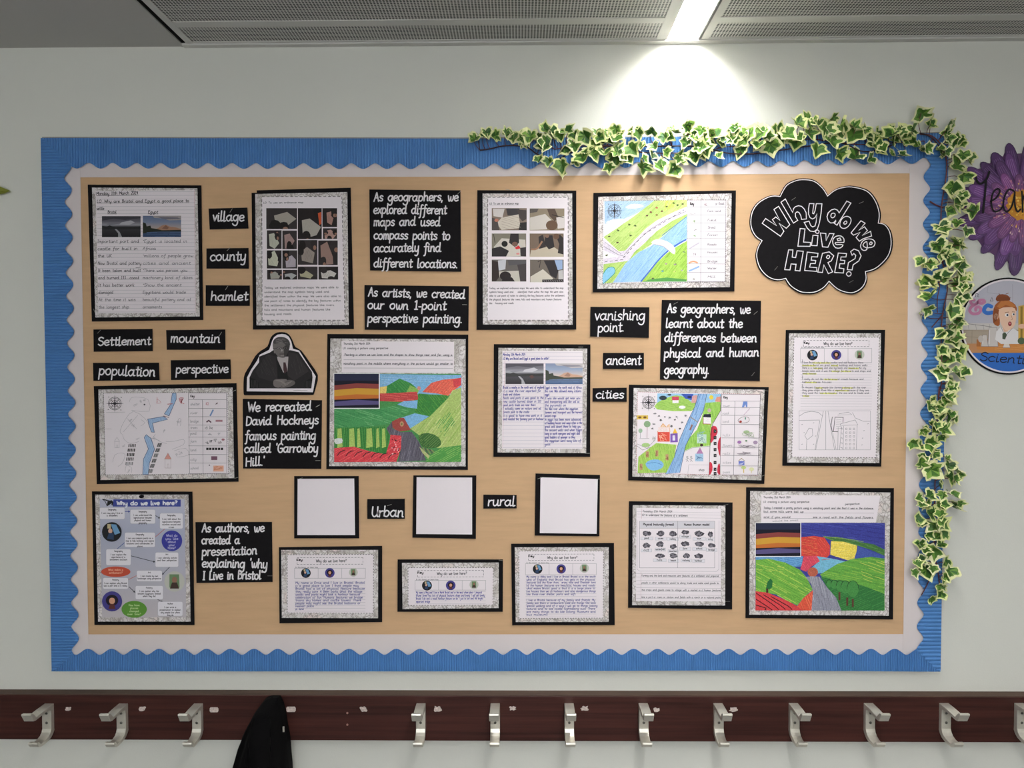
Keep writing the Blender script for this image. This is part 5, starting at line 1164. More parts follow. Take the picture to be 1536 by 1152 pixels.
F = [(555, 770), (600, 765), (660, 768), (720, 850), (790, 930), (830, 1028), (590, 1028), (612, 900), (600, 830)]; D.poly(F, (150, 150, 164)); D.hatch(F, (180, 180, 194), 1.35, 15, 4.5, col2=(124, 124, 140))
F = [(170, 880), (260, 890), (420, 955), (490, 995), (540, 1028), (170, 1028)]; D.poly(F, (220, 60, 66)); F2 = [(612, 872), (600, 1028), (530, 1028), (490, 995), (540, 930)]; D.poly(F2, (230, 84, 54)); D.hatch(F2, (240, 120, 80), 1.2, 14, 4)
for k in range(5): D.line([(172 + k * 58, 892 + k * 14), (300 + k * 62, 980 + k * 8), (350 + k * 50, 1022)] if k < 3 else [(172, 940 + (k - 3) * 46), (250, 990 + (k - 3) * 20), (300 - (k - 3) * 60, 1026)], 6, (40, 24, 26), sm=2)
D.poly([(250, 860), (262, 810), (285, 782), (302, 800), (298, 850), (280, 866)], (40, 116, 60), sm=1); D.line([(260, 860), (260, 892)], 16, (84, 48, 40))
D.build('painting', r, M_paint)
D = Draw(SH + .0011, z11c); D.rect(168, 352, 521, 616, (240, 238, 240)); inset(D, 172, 356, 515, 610); D.build('small_print', r)

# 9 blue ink comparison sheet
r, s = ws(z8, [(202, 80), (920, 82), (918, 918), (199, 918)], [(236, 108), (896, 113), (888, 890), (230, 886)], [(265, 130), (862, 130), (860, 858), (262, 858)],
          'lined worksheet with two landscape photos over blue ink writing, middle of board', stp=[(848, 102, 0), (900, 892, 0)])
D = Draw(SH, z8)
y = 142
while y < 856: D.line([(266, y), (861, y + 1)], 1.7, (178, 172, 190)); y += 27.2
D.line([(575, 385), (575, 856)], 1.7, (130, 126, 150)); D.line([(286, 132), (268, 856)], 1.4, (210, 160, 170)); D.build('ruled_lines', s)
D = Draw(SH + .0001, z8)
D.text('Monday 11th March 2024', (270, 166), (436, 165), 11, 2.7, BLUEPEN); D.text('LO Why are Bristol and Egypt a good place to settle?', (270, 196), (612, 194), 11, 2.7, BLUEPEN)
Lc = ['Bristol is nearby in the north west of england', 'it is near the river important for', 'trade and stations.', 'Boats and ports it was good to the', 'new castle burned down in 1337', 'good ports trade are near there', 'I actually came on nature and oil', 'forests park to the castle', 'it is good to have new work in it', 'and needed the farming port in harbour']
Lx = [575, 552, 400, 572, 562, 512, 552, 465, 560, 572]
Rc = ['Egypt is near the north east of Africa', 'the river Nile allowed many citizens', 'egypt', 'It was like would get near you', 'and transporting and like soil at', 'the pyramids on', 'the Nile river where the egyptian', 'farmers and transport was the harvest', 'ancient crops', 'In egypt has been more advanced', 'at building houses and ways often in the', 'great and desert there to help you', 'the ancient walls and when Egypt', 'living in north everyone and eight and', 'good builders of younger so they', 'the egyptian were easy lots of', 'gold']
Rx = [855, 852, 615, 845, 838, 738, 828, 860, 665, 852, 858, 850, 856, 842, 805, 848, 622]
for i, t in enumerate(Lc): D.text(t, (270, 410 + i * 26.2), (Lx[i], 409 + i * 26.2), 11, 2.7, BLUEPEN)
for i, t in enumerate(Rc): D.text(t, (580, 411 + i * 26.4), (Rx[i], 410 + i * 26.4), 11, 2.7, BLUEPEN)
D.build('handwriting', s)
D = Draw(SH + .0002, z8); road_photo(D, 289, 224, 572, 377, 28); D.build('photograph', s)
D = Draw(SH + .0002, z8); river_photo(D, 586, 224, 862, 378, 36); D.build('photograph', s)

# 10, 12, 13, 14: the question sheets with three round photos
def round_photo(D, cx_, cy2, R, kind):
    if kind == 0:
        D.ell(cx_, cy2, R, R, (28, 28, 34)); D.poly([(cx_ - R * .1, cy2 - R * .8), (cx_ + R * .45, cy2 - R * .75), (cx_ + R * .85, cy2 + R * .1), (cx_ + R * .3, cy2 + R * .3)], (110, 156, 196)); D.ell(cx_ - R * .15, cy2 - R * .1, R * .22, R * .26, (214, 170, 150), 10); D.poly([(cx_ - R * .5, cy2 + R * .7), (cx_ - R * .3, cy2 + R * .1), (cx_ + R * .2, cy2 + R * .15), (cx_ + R * .2, cy2 + R * .8)], (46, 66, 100))
        D.rect(cx_ - R * .45, cy2 - R * .8, cx_ - R * .1, cy2 - R * .35, (196, 180, 140))
    elif kind == 1:
        D.ell(cx_, cy2, R, R, (72, 66, 140)); D.ell(cx_, cy2 - R * .1, R * .62, R * .55, (34, 24, 40)); D.ell(cx_, cy2 - R * .05, R * .3, R * .34, (216, 160, 130), 10); D.poly([(cx_ - R * .55, cy2 - R * .35), (cx_ + R * .55, cy2 - R * .35), (cx_ + R * .25, cy2 - R * .6), (cx_ - R * .25, cy2 - R * .6)], (30, 22, 30)); D.poly([(cx_ - R * .35, cy2 + R * .75), (cx_ - R * .2, cy2 + R * .25), (cx_ + R * .2, cy2 + R * .25), (cx_ + R * .35, cy2 + R * .75)], (96, 50, 44))
    else:
        D.ell(cx_, cy2, R, R, (196, 196, 186)); D.poly([(cx_ - R * .5, cy2 - R * .7), (cx_ + R * .45, cy2 - R * .7), (cx_ + R * .5, cy2 + R * .6), (cx_ - R * .5, cy2 + R * .6)], (110, 140, 100)); D.ell(cx_, cy2 - R * .15, R * .26, R * .32, (150, 110, 90), 10); D.poly([(cx_ - R * .45, cy2 + R * .7), (cx_ - R * .25, cy2 + R * .1), (cx_ + R * .25, cy2 + R * .1), (cx_ + R * .45, cy2 + R * .7)], (70, 52, 46))
def qsheet(tf, S, X0, X1, Y0, ybox, circ, label, cardq, mapq, sheetq, bx, title, key, texts, stp=()):
    r, s = ws(tf, cardq, mapq, sheetq, label, 'question sheets with three round photos', stp=stp)
    D = Draw(SH, tf)
    D.dashbox([(sheetq[0][0] + 2, sheetq[0][1] + 2), (sheetq[1][0] - 2, sheetq[1][1] + 2), (sheetq[2][0] - 2, sheetq[2][1] - 2), (sheetq[3][0] + 2, sheetq[3][1] - 2)], 3.6 * S, (44, 42, 46), 12 * S, 9 * S)
    D.dashbox(bx, 2.6 * S, (54, 52, 56), 15 * S, 9 * S)
    D.text('Why do we live here?', *title, 13 * S, 4 * S, (112, 108, 112), slant=0, sm=2); D.text('Key:', *key, 10 * S, 4.5 * S, (40, 38, 42))
    D.frame(X0, ybox[0], X1, ybox[1], 2 * S, (150, 146, 152))
    for f_ in (1 / 3, 2 / 3): D.line([(X0 + (X1 - X0) * f_, ybox[0]), (X0 + (X1 - X0) * f_, ybox[1])], 2 * S, (150, 146, 152))
    D.text('In this lesson we learn how', (X0 + 6, ybox[0] - 2), (X0 + (X1 - X0) * .33, ybox[0] - 2), 6 * S, 1.8 * S, (130, 126, 130))
    D.build('printed_text', s)
    for i, (cx_, cy2, R) in enumerate(circ):
        D = Draw(SH + .0002, tf); round_photo(D, cx_, cy2, R, i); D.build('photograph', s)
    D = Draw(SH + .0001, tf); texts(D); D.build('handwriting', s)
    return r, s
def t10(D):
    y = 322
    while y < 668: D.line([(298, y), (822, y + 2)], 1.5, (176, 172, 178)); y += 19.6
    rn = random.Random(3)
    for y in (318, 338, 358, 380, 398, 440, 462, 502, 522, 542, 562):
        x1 = {398: 415, 562: 362, 462: 490, 440: 770}.get(y, 800)
        for _ in range(2 if x1 > 500 else 1):
            a = rn.uniform(305, max(320, x1 - 150)); b = min(x1, a + rn.uniform(50, 110)); D.line([(a, y - 3), (b, y - 2)], 10, (226, 226, 120))
    T = [(318, 'I love Bristol city and the castles and old harbours there', 760), (338, 'forests in Bristol are great lots of buildings and historic walks', 790), (358, 'there is a river going and also big boats and houses in the city', 780), (380, 'beside lakes and it was the village for the arts and shops and', 815), (398, 'small houses', 412),
         (440, 'I really do not like to be around crowds because and', 762), (462, 'behind these houses.', 530), (502, 'In Ancient Egypt people like farming along with the river', 780), (522, 'they grew crops. River Nile is important because if they are', 800), (542, 'they used the river to travel in the sea and to trade and', 800), (562, 'a boat', 362)]
    for y, t, x1 in T: D.text(t, (310, y), (x1, y + 1), 8, 2.1, (104, 100, 108))
    for y in (308, 426, 490): D.text('1.', (304, y), (322, y), 10, 2.4, (110, 106, 112))
r, s = qsheet(z11b, 1.0, 298, 822, 0, (208, 312), [(386, 258, 39), (561, 257, 37), (732, 255, 36)], 'tall question sheet with yellow highlighted words above a pencil drawing of city',
       [(190, 73), (921, 72), (892, 1078), (165, 1072)], [(214, 98), (890, 98), (878, 1053), (200, 1048)], [(248, 125), (880, 125), (855, 1015), (232, 1010)],
       [(320, 150), (802, 150), (802, 195), (320, 195)], ((468, 184), (680, 184)), ((322, 175), (368, 175)), t10)
D = Draw(SH + .0001, z11b); c = (130, 126, 132)
D.frame(288, 668, 812, 955, 2, (150, 146, 152))
for q in [[(288, 708), (330, 680), (380, 672), (430, 680), (458, 705)], [(288, 738), (440, 736)], [(466, 670), (410, 955)], [(440, 740), (405, 955)], [(500, 670), (548, 955)], [(520, 760), (560, 955)], [(484, 670), (484, 955)], [(580, 690), (650, 678), (675, 695), (570, 700)], [(680, 680), (700, 720), (760, 745), (812, 745)],
          [(340, 955), (345, 880), (330, 850), (360, 795), (385, 800), (388, 850), (350, 880)], [(585, 955), (600, 790), (590, 765), (700, 735), (720, 772), (600, 775)], [(615, 780), (612, 955)], [(715, 775), (708, 955)], [(575, 790), (572, 955)]]: D.line(q, 2.4, c)
for q in [[(540, 820), (552, 715), (612, 716), (610, 755)], [(532, 712), (522, 780), (532, 820), (575, 822)]]: D.line(q, 4, (62, 58, 64))
for i in range(3):
    for j in range(6): x, y = 630 + i * 28, 795 + j * 28; D.line([(x, y), (x + 10, y), (x + 10, y + 12), (x, y + 12)], 2, c, closed=True)
for j in range(5): D.line([(592, 795 + j * 36), (604, 795 + j * 36), (604, 806 + j * 36)], 2.5, c)
for x, y in ((305, 770), (390, 758), (320, 830), (405, 855), (305, 915), (390, 915), (760, 815), (750, 870), (745, 920), (790, 765)): D.line([(x, y), (x + 9, y - 3)], 3, c)
for j in range(5): D.line([(560, 735 + j * 16), (598, 733 + j * 16)], 1.8, (160, 156, 162))
D.build('pencil_drawing', s)
def lines_writer(X0, X1, y0, dy, T, xh, wv, col, rule, y1):
    def f(D):
        y = rule
        while y < y1: D.line([(X0, y), (X1, y)], 1.5, (176, 172, 180)); y += dy
        for i, (t, x1) in enumerate(T):
            if t: D.text(t, (X0 + 6, y0 + dy * i), (x1, y0 + dy * i - 1), xh, wv, col)
    return f
qsheet(z6, .85, 178, 632, 0, (650, 714), [(251, 681, 31), (404, 680, 31), (555, 676, 28)], 'question sheet with ten lines of blue pen, under the first blank square',
       [(78, 516), (739, 507), (739, 995), (82, 1003)], [(93, 533), (713, 533), (713, 970), (97, 968)], [(130, 562), (686, 560), (684, 940), (130, 938)],
       [(195, 583), (616, 581), (616, 624), (195, 626)], ((316, 612), (512, 610)), ((190, 602), (234, 602)),
       lines_writer(178, 632, 750, 18.7, [('My name is Ernie and I live in Bristol. Bristol', 628), ('is a great place to live. I think people may', 590), ('Bristol has a lot of physical feature because', 628), ('they really care. A been parks what the village', 612), ('woods and parks might look a harbour because', 598),
        ('celebration of fun. Humans features we bridge', 615), ('trains sky homes and castle towers. There', 605), ('people may might see the Bristol balloons or', 600), ('nearest place.', 305), ('in mine', 238)], 9, 2.3, (74, 76, 150), 738, 930))
qsheet(z6, .85, 950, 1402, 0, (728, 790), [(1026, 761, 32), (1178, 760, 31), (1327, 755, 29)], 'short wide question sheet with four lines of blue pen',
       [(838, 594), (1513, 594), (1511, 929), (837, 929)], [(866, 616), (1486, 614), (1485, 905), (870, 912)], [(903, 645), (1452, 645), (1450, 888), (903, 890)],
       [(966, 665), (1388, 663), (1388, 705), (966, 707)], ((1090, 693), (1282, 691)), ((964, 684), (1008, 684)),
       lines_writer(950, 1402, 812, 19.5, [('My name is Meg and I live in North Bristol and in the most urban place. I physical', 1378), ('Brunel Street has lots of physical features shops and living. I will get lovely', 1396), ('Bristol I do and a roads harbour feature we do. I just to live and the bright', 1384), ('important bridge.', 1048)], 8.5, 2.0, (76, 74, 160), 800, 884), stp=[(1500, 600, .2)])
qsheet(z8b, .85, 218, 698, 0, (657, 732), [(300, 694, 33), (460, 693, 32), (617, 688, 31)], 'question sheet with two long paragraphs in blue pen, above the coat hooks',
       [(121, 523), (818, 517), (823, 1074), (128, 1075)], [(145, 547), (782, 546), (782, 1052), (152, 1053)], [(172, 570), (748, 570), (746, 1028), (172, 1030)],
       [(238, 594), (682, 592), (682, 634), (238, 636)], ((366, 625), (570, 624)), ((236, 612), (282, 612)),
       lines_writer(218, 698, 752, 19.8, [('My name is Abby and I live in Bristol Bristol is in the south', 694), ('west of England that Bristol has gets in the physical', 690), ('features like the River Avon, Jersey vale and Cheddar tons', 694), ('of the human features are beautiful, houses and roads', 690), ('what makes Bristol good is that it is a large place to', 690), ('live houses then we us harbours and also dangerous things', 694), ('like these river shelter, parks and soft.', 560), ('', 0),
        ('I live in Bristol because of my family and friends. My', 690), ('family are there in restaurants lived are Avings. Old lava', 694), ('special walking and of it says I will go to things looking', 706), ('natural and to see castle Sightseeing suss. There', 690), ('are many things to do like colong, museums and', 694), ('bus museums.', 372)], 8.5, 2.2, (70, 68, 148), 741, 1028))

# 11 sorting sheet
r, s = ws(z11d, [(129, 120), (982, 130), (978, 1010), (122, 997)], [(160, 152), (922, 156), (920, 978), (155, 975)], [(190, 175), (885, 180), (885, 945), (186, 940)],
          'sorting worksheet of sixteen tiny dark pictures in two headed columns', stp=[(925, 150, -.2), (940, 945, 0)])
D = Draw(SH, z11d)
for y in (205, 225, 250): D.line([(188, y), (886, y + 10)], 1.6, (170, 166, 172))
y = 715
while y < 940: D.line([(188, y), (888, y + 6)], 1.7, (150, 146, 152)); y += 29
D.line([(235, 180), (232, 265)], 1.6, (190, 140, 150)); D.line([(228, 700), (226, 940)], 1.6, (190, 140, 150))
D.text('Tuesday 12th March 2024', (242, 210), (485, 212), 10, 2.6, (90, 86, 92)); D.text('LO. to understand the features of a settlement', (236, 240), (612, 246), 10, 2.6, (84, 80, 86))
D.frame(216, 284, 834, 668, 2.4, (120, 116, 122)); D.rect(218, 286, 832, 340, (214, 210, 216)); D.line([(216, 342), (834, 342)], 2, (130, 126, 132)); D.line([(530, 284), (530, 668)], 2.2, (120, 116, 122))
D.line([(196, 276), (196, 680), (215, 694), (850, 698), (868, 680), (870, 280)], 2, (160, 156, 162))
D.text('Physical (naturally formed)', (246, 318), (498, 320), 11, 4, (66, 62, 68), slant=0, sm=2); D.text('Human (human made)', (582, 320), (790, 320), 11, 4, (66, 62, 68), slant=0, sm=2)
T = ['Farming and the land and resources were features of a settlement and prepared', 'people in other settlements would be along trade and make used goods to', 'the crops and goods come to village with a market in it human features', 'like a port or rivers or station and fields with a ranch or a natural paths']
for i, t in enumerate(T): D.text(t, (232, 738 + i * 59), (868 + (18 if i > 1 else 0), 742 + i * 59), 9, 2.4, (84, 80, 88))
D.build('printed_text', s)
pics = [(276, 386, 42, 24, 'pond'), (391, 386, 37, 26, 'caves'), (489, 390, 38, 26, 'valley'), (592, 374, 38, 22, 'village'), (707, 386, 44, 27, 'town'), (800, 392, 26, 27, 'city'), (272, 484, 36, 25, 'cliff'), (386, 474, 36, 28, 'waterfall'), (492, 492, 34, 24, 'mountain'), (592, 470, 38, 26, 'farm'), (708, 472, 48, 24, 'school'), (810, 484, 36, 22, 'bridge'),
        (382, 568, 45, 22, 'hills'), (496, 568, 36, 26, 'beach'), (600, 568, 36, 24, 'railway'), (702, 572, 42, 24, 'harbour')]
for i, (x, y, a, b, nm) in enumerate(pics):
    D = Draw(SH + .0001, z11d); rn = random.Random(50 + i)
    D.rect(x - a - 8, y + b + 3, x + a + 8, y + b + 28, (226, 222, 228)); D.frame(x - a - 8, y + b + 3, x + a + 8, y + b + 28, 1.4, (150, 146, 152)); D.text(nm, (x - 6 - len(nm) * 3.6, y + b + 20), (x + len(nm) * 4.2, y + b + 20), 9, 2.8, (60, 56, 62), slant=0)
    pts = [(x + a * math.cos(t) * rn.uniform(.7, 1.02), y + b * math.sin(t) * rn.uniform(.6, 1.05)) for t in [2 * PI * k / 16 for k in range(16)]]
    D.poly(pts, (84, 80, 88)); D.hatch(pts, (50, 46, 54), rn.uniform(0, 3), 9, 4, col2=(150, 146, 154)); D.poly([(x - a * .6, y + b * .5), (x - a * .1, y - b * .5), (x + a * .3, y + b * .4)], (130, 126, 134))
    D.build('picture', s)

# 15 poster of linked boxes
r, s = ws(z12b, [(42, 38), (850, 40), (866, 1113), (62, 1112)], [(68, 64), (818, 64), (835, 1085), (92, 1085)], None, 'laminated poster of linked white boxes and coloured ovals, blue title bar', None, kind='mounted_poster')
s = plate('sheet', [z12b(p) for p in [(104, 100), (786, 100), (800, 1050), (124, 1052)]], SH, .0002, mat('grey_poster_paper', (186, 184, 200), .6), r)
D = Draw(SH, z12b)
D.grad([(104, 100), (786, 100), (800, 1050), (124, 1052)], [(0, (196, 196, 214)), (.3, (176, 180, 200)), (1, (198, 190, 194))])
for i in range(9): D.line([(125, 100), (150 + i * 9, 120 - (i % 3) * 6), (160 + i * 6, 150)], 5, (30, 30, 36), sm=2) if i % 3 == 0 else None
D.poly([(160, 160), (168, 118), (200, 108), (218, 125), (214, 165), (200, 135)], (26, 26, 30), sm=1)
D.poly([(215, 102), (756, 104), (756, 160), (212, 160)], (62, 74, 156)); D.text('Why do we live here?', (242, 148), (730, 146), 20, 9.5, (240, 240, 246), slant=0, sm=3)
def arrow(a, b, c, head=True):
    D.line([a, b], 4.5, c); L = math.hypot(b[0] - a[0], b[1] - a[1]); ux, uy = (b[0] - a[0]) / L, (b[1] - a[1]) / L
    if head: D.poly([b, (b[0] - ux * 16 - uy * 9, b[1] - uy * 16 + ux * 9), (b[0] - ux * 16 + uy * 9, b[1] - uy * 16 - ux * 9)], c)
arrow((288, 200), (350, 200), (62, 74, 156)); arrow((550, 230), (592, 256), (40, 38, 44)); arrow((628, 340), (552, 404), (196, 110, 100), False); arrow((304, 450), (245, 500), (62, 84, 156), False); arrow((356, 556), (552, 606), (40, 38, 44)); arrow((668, 645), (606, 708), (50, 54, 74)); arrow((400, 715), (335, 748), (196, 110, 100), False); arrow((342, 806), (390, 852), (40, 38, 44)); arrow((566, 905), (614, 928), (40, 38, 44))
boxes = [(104, 168, 306, 262, ['Geography', 'I can say why I live in', 'a settlement']), (350, 184, 552, 298, ['Geography', 'I can understand the', 'significance between', 'physical and human', 'geography']), (588, 214, 774, 338, ['Geography', 'I can talk about the', 'significance between', 'countries around and', 'cities']), (306, 368, 550, 486, ['Geography', 'I can use compass points on a', 'map to help landings and explore', 'locations and coordinates for', 'places']),
         (156, 502, 355, 632, ['Geography', 'I can explain the', 'importance of a', 'settlement location']), (552, 528, 738, 646, ['Art', 'I can identify artists', 'and their perspective']), (402, 674, 606, 762, ['Art', 'I can create my own', 'landscape using perspective']), (130, 732, 334, 822, ['History', 'I can explain why Bristol', 'was a port and is it today']), (392, 796, 614, 906, ['History', 'I can explain why the', 'ancient Egyptians settled', 'where they did']), (572, 924, 772, 1040, ['Author', 'I can write a', 'presentation to explain', 'why people live where', 'they do'])]
for x0, y0, x1, y1, T in boxes:
    q = []
    for cx_, cy2, a0 in ((x1 - 12, y0 + 12, -PI / 2), (x1 - 12, y1 - 12, 0), (x0 + 12, y1 - 12, PI / 2), (x0 + 12, y0 + 12, PI)): q += [(cx_ + 12 * math.cos(a0 + k * PI / 6), cy2 + 12 * math.sin(a0 + k * PI / 6)) for k in range(4)]
    D.poly(q, (234, 230, 236)); D.line(q, 1.6, (170, 166, 174), closed=True); mid = (x0 + x1) / 2
    dy = (y1 - y0 - 10) / len(T) if len(T) > 4 else 20
    for i, t in enumerate(T): h_ = min(len(t) * 3.7, (x1 - x0) / 2 - 8); yy = y0 + 22 + i * min(dy, 22) + (8 if i else 0); D.text(t, (mid - h_, yy), (mid + h_, yy), 8, 2.5, (74, 70, 78), slant=0)
D.ell(685, 435, 83, 83, (60, 62, 158), 32); D.ell(234, 684, 118, 42, (204, 84, 60), 32); D.ell(382, 986, 102, 68, (96, 152, 58), 32)
for i, t in enumerate(['What do', 'you like', 'about', 'your', 'home?']): D.text(t, (685 - len(t) * 6.5, 402 + i * 25), (685 + len(t) * 6.5, 402 + i * 25), 12, 3.4, (190, 190, 226), slant=0)
for i, t in enumerate(['What makes a', 'settlement?']): D.text(t, (234 - len(t) * 5, 676 + i * 24), (234 + len(t) * 5, 676 + i * 24), 10, 3, (240, 180, 150), slant=0)
for i, t in enumerate(['How have', 'places', 'changed', 'over time?']): D.text(t, (382 - len(t) * 5.5, 960 + i * 24), (382 + len(t) * 5.5, 960 + i * 24), 10, 3, (196, 220, 160), slant=0)
D.build('printed_text', s, M_gloss)
for cx_, cy2, R, k in ((202, 364, 79, 0), (204, 922, 81, 1), (706, 762, 82, 2)):
    D = Draw(SH + .0014, z12b); round_photo(D, cx_, cy2, R, k); D.build('photograph', s, M_gloss)
p = z12b((438, 80)); q = [(p[0] + 3.4 * math.cos(t), p[1] + 2.6 * math.sin(t)) for t in [2 * PI * i / 12 for i in range(12)]]
plate('magnet', q, SH + .003, .003, M_card, r)
# ---------------------------------------------------------------- ivy garlands
def leaf_mesh(seed):
    rn = random.Random(seed)
    half = [(.14, -.14), (.38, -.16), (.54, .0), (.52, .16), (.70, .36), (.54, .50), (.36, .58), (.19, .82)]
    half = [(x * rn.uniform(.86, 1.14), y + rn.uniform(-.05, .05)) for x, y in half]
    halfL = [(-x * rn.uniform(.9, 1.1), y + rn.uniform(-.04, .04)) for x, y in half]
    out = [(0, 0)] + half + [(rn.uniform(-.06, .06), 1.05)] + halfL[::-1]
    c = (0, .30); curl = rn.uniform(.15, .5)
    def zz(x, y): return -abs(x) * .35 + .10 - curl * max(0, y - .3) ** 2 - .25 * x * x + .05 * math.sin(9 * x + 5 * y)
    n = len(out); V = []; F = []; Cc = []
    rim = rn.uniform(.74, .86)
    inner = []
    for i, (x, y) in enumerate(out):
        k = rim * rn.uniform(.86, 1.06) if i else .55
        inner.append((c[0] + (x - c[0]) * k, c[1] + (y - c[1]) * k))
    core = [(c[0] + (x - c[0]) * k * .72, c[1] + (y - c[1]) * .66) for (x, y), k in zip(out, [rn.uniform(.6, 1.1) for _ in out])]
    for ring in (out, inner, core): V += [(x, zz(x, y), y) for x, y in ring]
    V.append((c[0], zz(*c), c[1]))
    cream = lin(rn.choice([(232, 232, 176), (224, 228, 160), (238, 236, 192)])); g1 = lin(rn.choice([(110, 150, 62), (128, 166, 72), (96, 138, 56)])); g2 = lin(rn.choice([(62, 104, 44), (74, 116, 48), (52, 92, 40)]))
    for i in range(n):
        j = (i + 1) % n
        F.append((i, j, n + j, n + i)); Cc.append([cream] * 4)
        F.append((n + i, n + j, 2 * n + j, 2 * n + i)); Cc.append([g1 if rn.random() < .85 else cream] * 4)
        F.append((2 * n + i, 2 * n + j, 3 * n)); Cc.append([g2 if rn.random() < .7 else g1] * 3)
    me = bpy.data.meshes.new('leaf'); me.from_pydata(V, [], F); me.materials.append(M_leaf)
    at = me.color_attributes.new('Col', 'FLOAT_COLOR', 'CORNER'); at.data.foreach_set('color', [v for cs in Cc for c_ in cs for v in c_])
    me.update(); return me
LEAVES = [leaf_mesh(s) for s in range(14)]
def tube(name, paths, m, parent):
    """paths: list of (points [(x, y, depth)], radius) joined into one stem"""
    vs, fs = [], []; n = 6
    for pts, r0, r1 in paths:
        q = [P(*p) for p in pts]
        for i, c in enumerate(q):
            t = (q[min(i + 1, len(q) - 1)] - q[max(0, i - 1)]).normalized(); a = t.cross(Vector((0, 1, 0)))
            a = a.normalized() if a.length > 1e-4 else Vector((1, 0, 0)); b = t.cross(a); rr = r0 + (r1 - r0) * i / max(1, len(q) - 1)
            vs += [c + a * rr * math.cos(2 * PI * k / n) + b * rr * math.sin(2 * PI * k / n) for k in range(n)]
        k0 = len(vs) - len(q) * n
        for i in range(len(q) - 1):
            for k in range(n): fs.append((k0 + i * n + k, k0 + i * n + (k + 1) % n, k0 + (i + 1) * n + (k + 1) % n, k0 + (i + 1) * n + k))
    return mesh_obj(name, vs, fs, m, parent, smooth=True)
def sm3(pts, sub=5):
    a = smoothpts([(p[0], p[1]) for p in pts], sub); b = smoothpts([(i, p[2]) for i, p in enumerate(pts)], sub)
    return [(x, y, z[1]) for (x, y), z in zip(a, b)]
def garland(root, items, stemf, seed):
    """items: (px, py, size px, angle or None); a leaf stalk runs to the nearest vine point"""
    rn = random.Random(seed); stalks = []
    extra = [(x + rn.gauss(0, 7), y + rn.gauss(0, 5), rn.uniform(14, 19), None) for x, y, z_, a in items if rn.random() < .38 and a is None]
    for px, py, size, ang in items + extra:
        d = BB + rn.uniform(.008, .034)
        if ang is None: ang = rn.gauss(PI, .95)          # most leaves hang down
        s = size * PXM * .92
        o = link('leaf', rn.choice(LEAVES), root)
        c = P(px, py, d)
        rot = Matrix.Rotation(ang, 3, 'Y') @ Matrix.Rotation(rn.gauss(0, .55), 3, 'Z') @ Matrix.Rotation(rn.gauss(.1, .4), 3, 'X')
        sc_ = Matrix.Diagonal((s * rn.uniform(.8, 1.1), s, s * rn.uniform(.9, 1.1)))
        mt = (rot @ sc_).to_4x4(); off = rot @ Vector((0, 0, .42 * s))
        mt.translation = c - off - root.location
        back = max((mt @ v.co).y for v in o.data.vertices) + root.location.y
        if back > -(BB + .004): mt.translation.y -= back + BB + .004
        o.matrix_local = mt
        base = c - off
        v = stemf(px, py)
        if v: stalks.append((px, py, d, v))
    return stalks
# top garland -------------------------------------------------------------
zA, zB, zC, zR, zL = Z(700, 150, 4.267), Z(1050, 150, 3.746), Z(1370, 380, 4.43), Z(1380, 180, 5.237), Z(1340, 580, 3.386)
S_, L_, X_ = 18, 25, 29
A = [(45, 248, S_), (108, 228, S_), (130, 215, S_), (182, 228, S_), (258, 210, S_), (360, 225, S_), (350, 250, S_), (400, 240, L_), (365, 290, S_), (450, 240, S_), (490, 290, L_), (470, 275, S_), (560, 215, L_), (600, 225, S_), (650, 200, L_), (690, 230, S_), (465, 372, S_), (520, 398, S_),
     (620, 320, L_), (690, 300, L_), (760, 240, L_), (830, 205, S_), (870, 245, L_), (830, 270, S_), (740, 370, L_), (700, 380, S_), (815, 350, L_), (780, 330, S_), (880, 330, L_), (905, 215, S_), (950, 195, S_), (950, 245, L_), (980, 230, S_), (950, 390, L_), (975, 330, L_), (1060, 320, L_), (1040, 380, S_),
     (1060, 215, S_), (1100, 215, S_), (1200, 300, S_), (1100, 300, S_), (1130, 440, L_), (1145, 385, S_), (1240, 425, L_), (1325, 450, L_), (1360, 375, L_), (1280, 345, S_), (1330, 200, S_), (1260, 240, S_), (1300, 235, S_), (1400, 280, S_), (1420, 180, L_), (1430, 215, S_), (1480, 230, L_), (1500, 300, L_), (1460, 365, L_), (1500, 200, S_), (1520, 260, S_)]
Bl = [(10, 230, L_), (30, 190, S_), (80, 195, L_), (30, 280, L_), (10, 310, S_), (120, 230, S_), (200, 165, S_), (190, 220, L_), (240, 200, S_), (225, 290, L_), (280, 180, L_), (250, 235, S_), (340, 190, L_), (320, 250, L_), (390, 200, S_), (400, 265, L_), (370, 175, S_), (450, 210, L_), (430, 170, S_), (110, 320, S_), (540, 240, L_),
      (560, 210, S_), (500, 190, L_), (560, 130, L_), (620, 145, S_), (620, 190, L_), (680, 140, L_), (640, 120, S_), (710, 170, L_), (720, 215, S_), (660, 285, L_), (745, 235, X_), (740, 175, S_), (800, 150, L_), (820, 130, S_), (790, 180, L_), (860, 200, X_), (880, 150, L_), (790, 310, L_), (870, 315, L_), (930, 170, S_), (960, 190, S_), (970, 240, L_),
      (1000, 185, S_), (1010, 270, L_), (1070, 190, L_), (1100, 215, L_), (1090, 250, S_), (1140, 190, L_), (1190, 160, L_), (1200, 190, S_), (1080, 310, S_), (1150, 310, S_), (960, 330, S_), (1200, 240, S_), (1260, 285, S_), (1290, 265, S_), (1300, 130, S_), (1355, 285, S_), (1180, 225, S_), (1030, 210, S_)]
gt = thing('ivy_garland', 'variegated artificial ivy garland trailing along the top blue edging', 'garland', P(1070, 225, BB + .01))
items = [(*zA((x, y)), s_, None) for x, y, s_ in A] + [(*zB((x, y)), s_, None) for x, y, s_ in Bl]
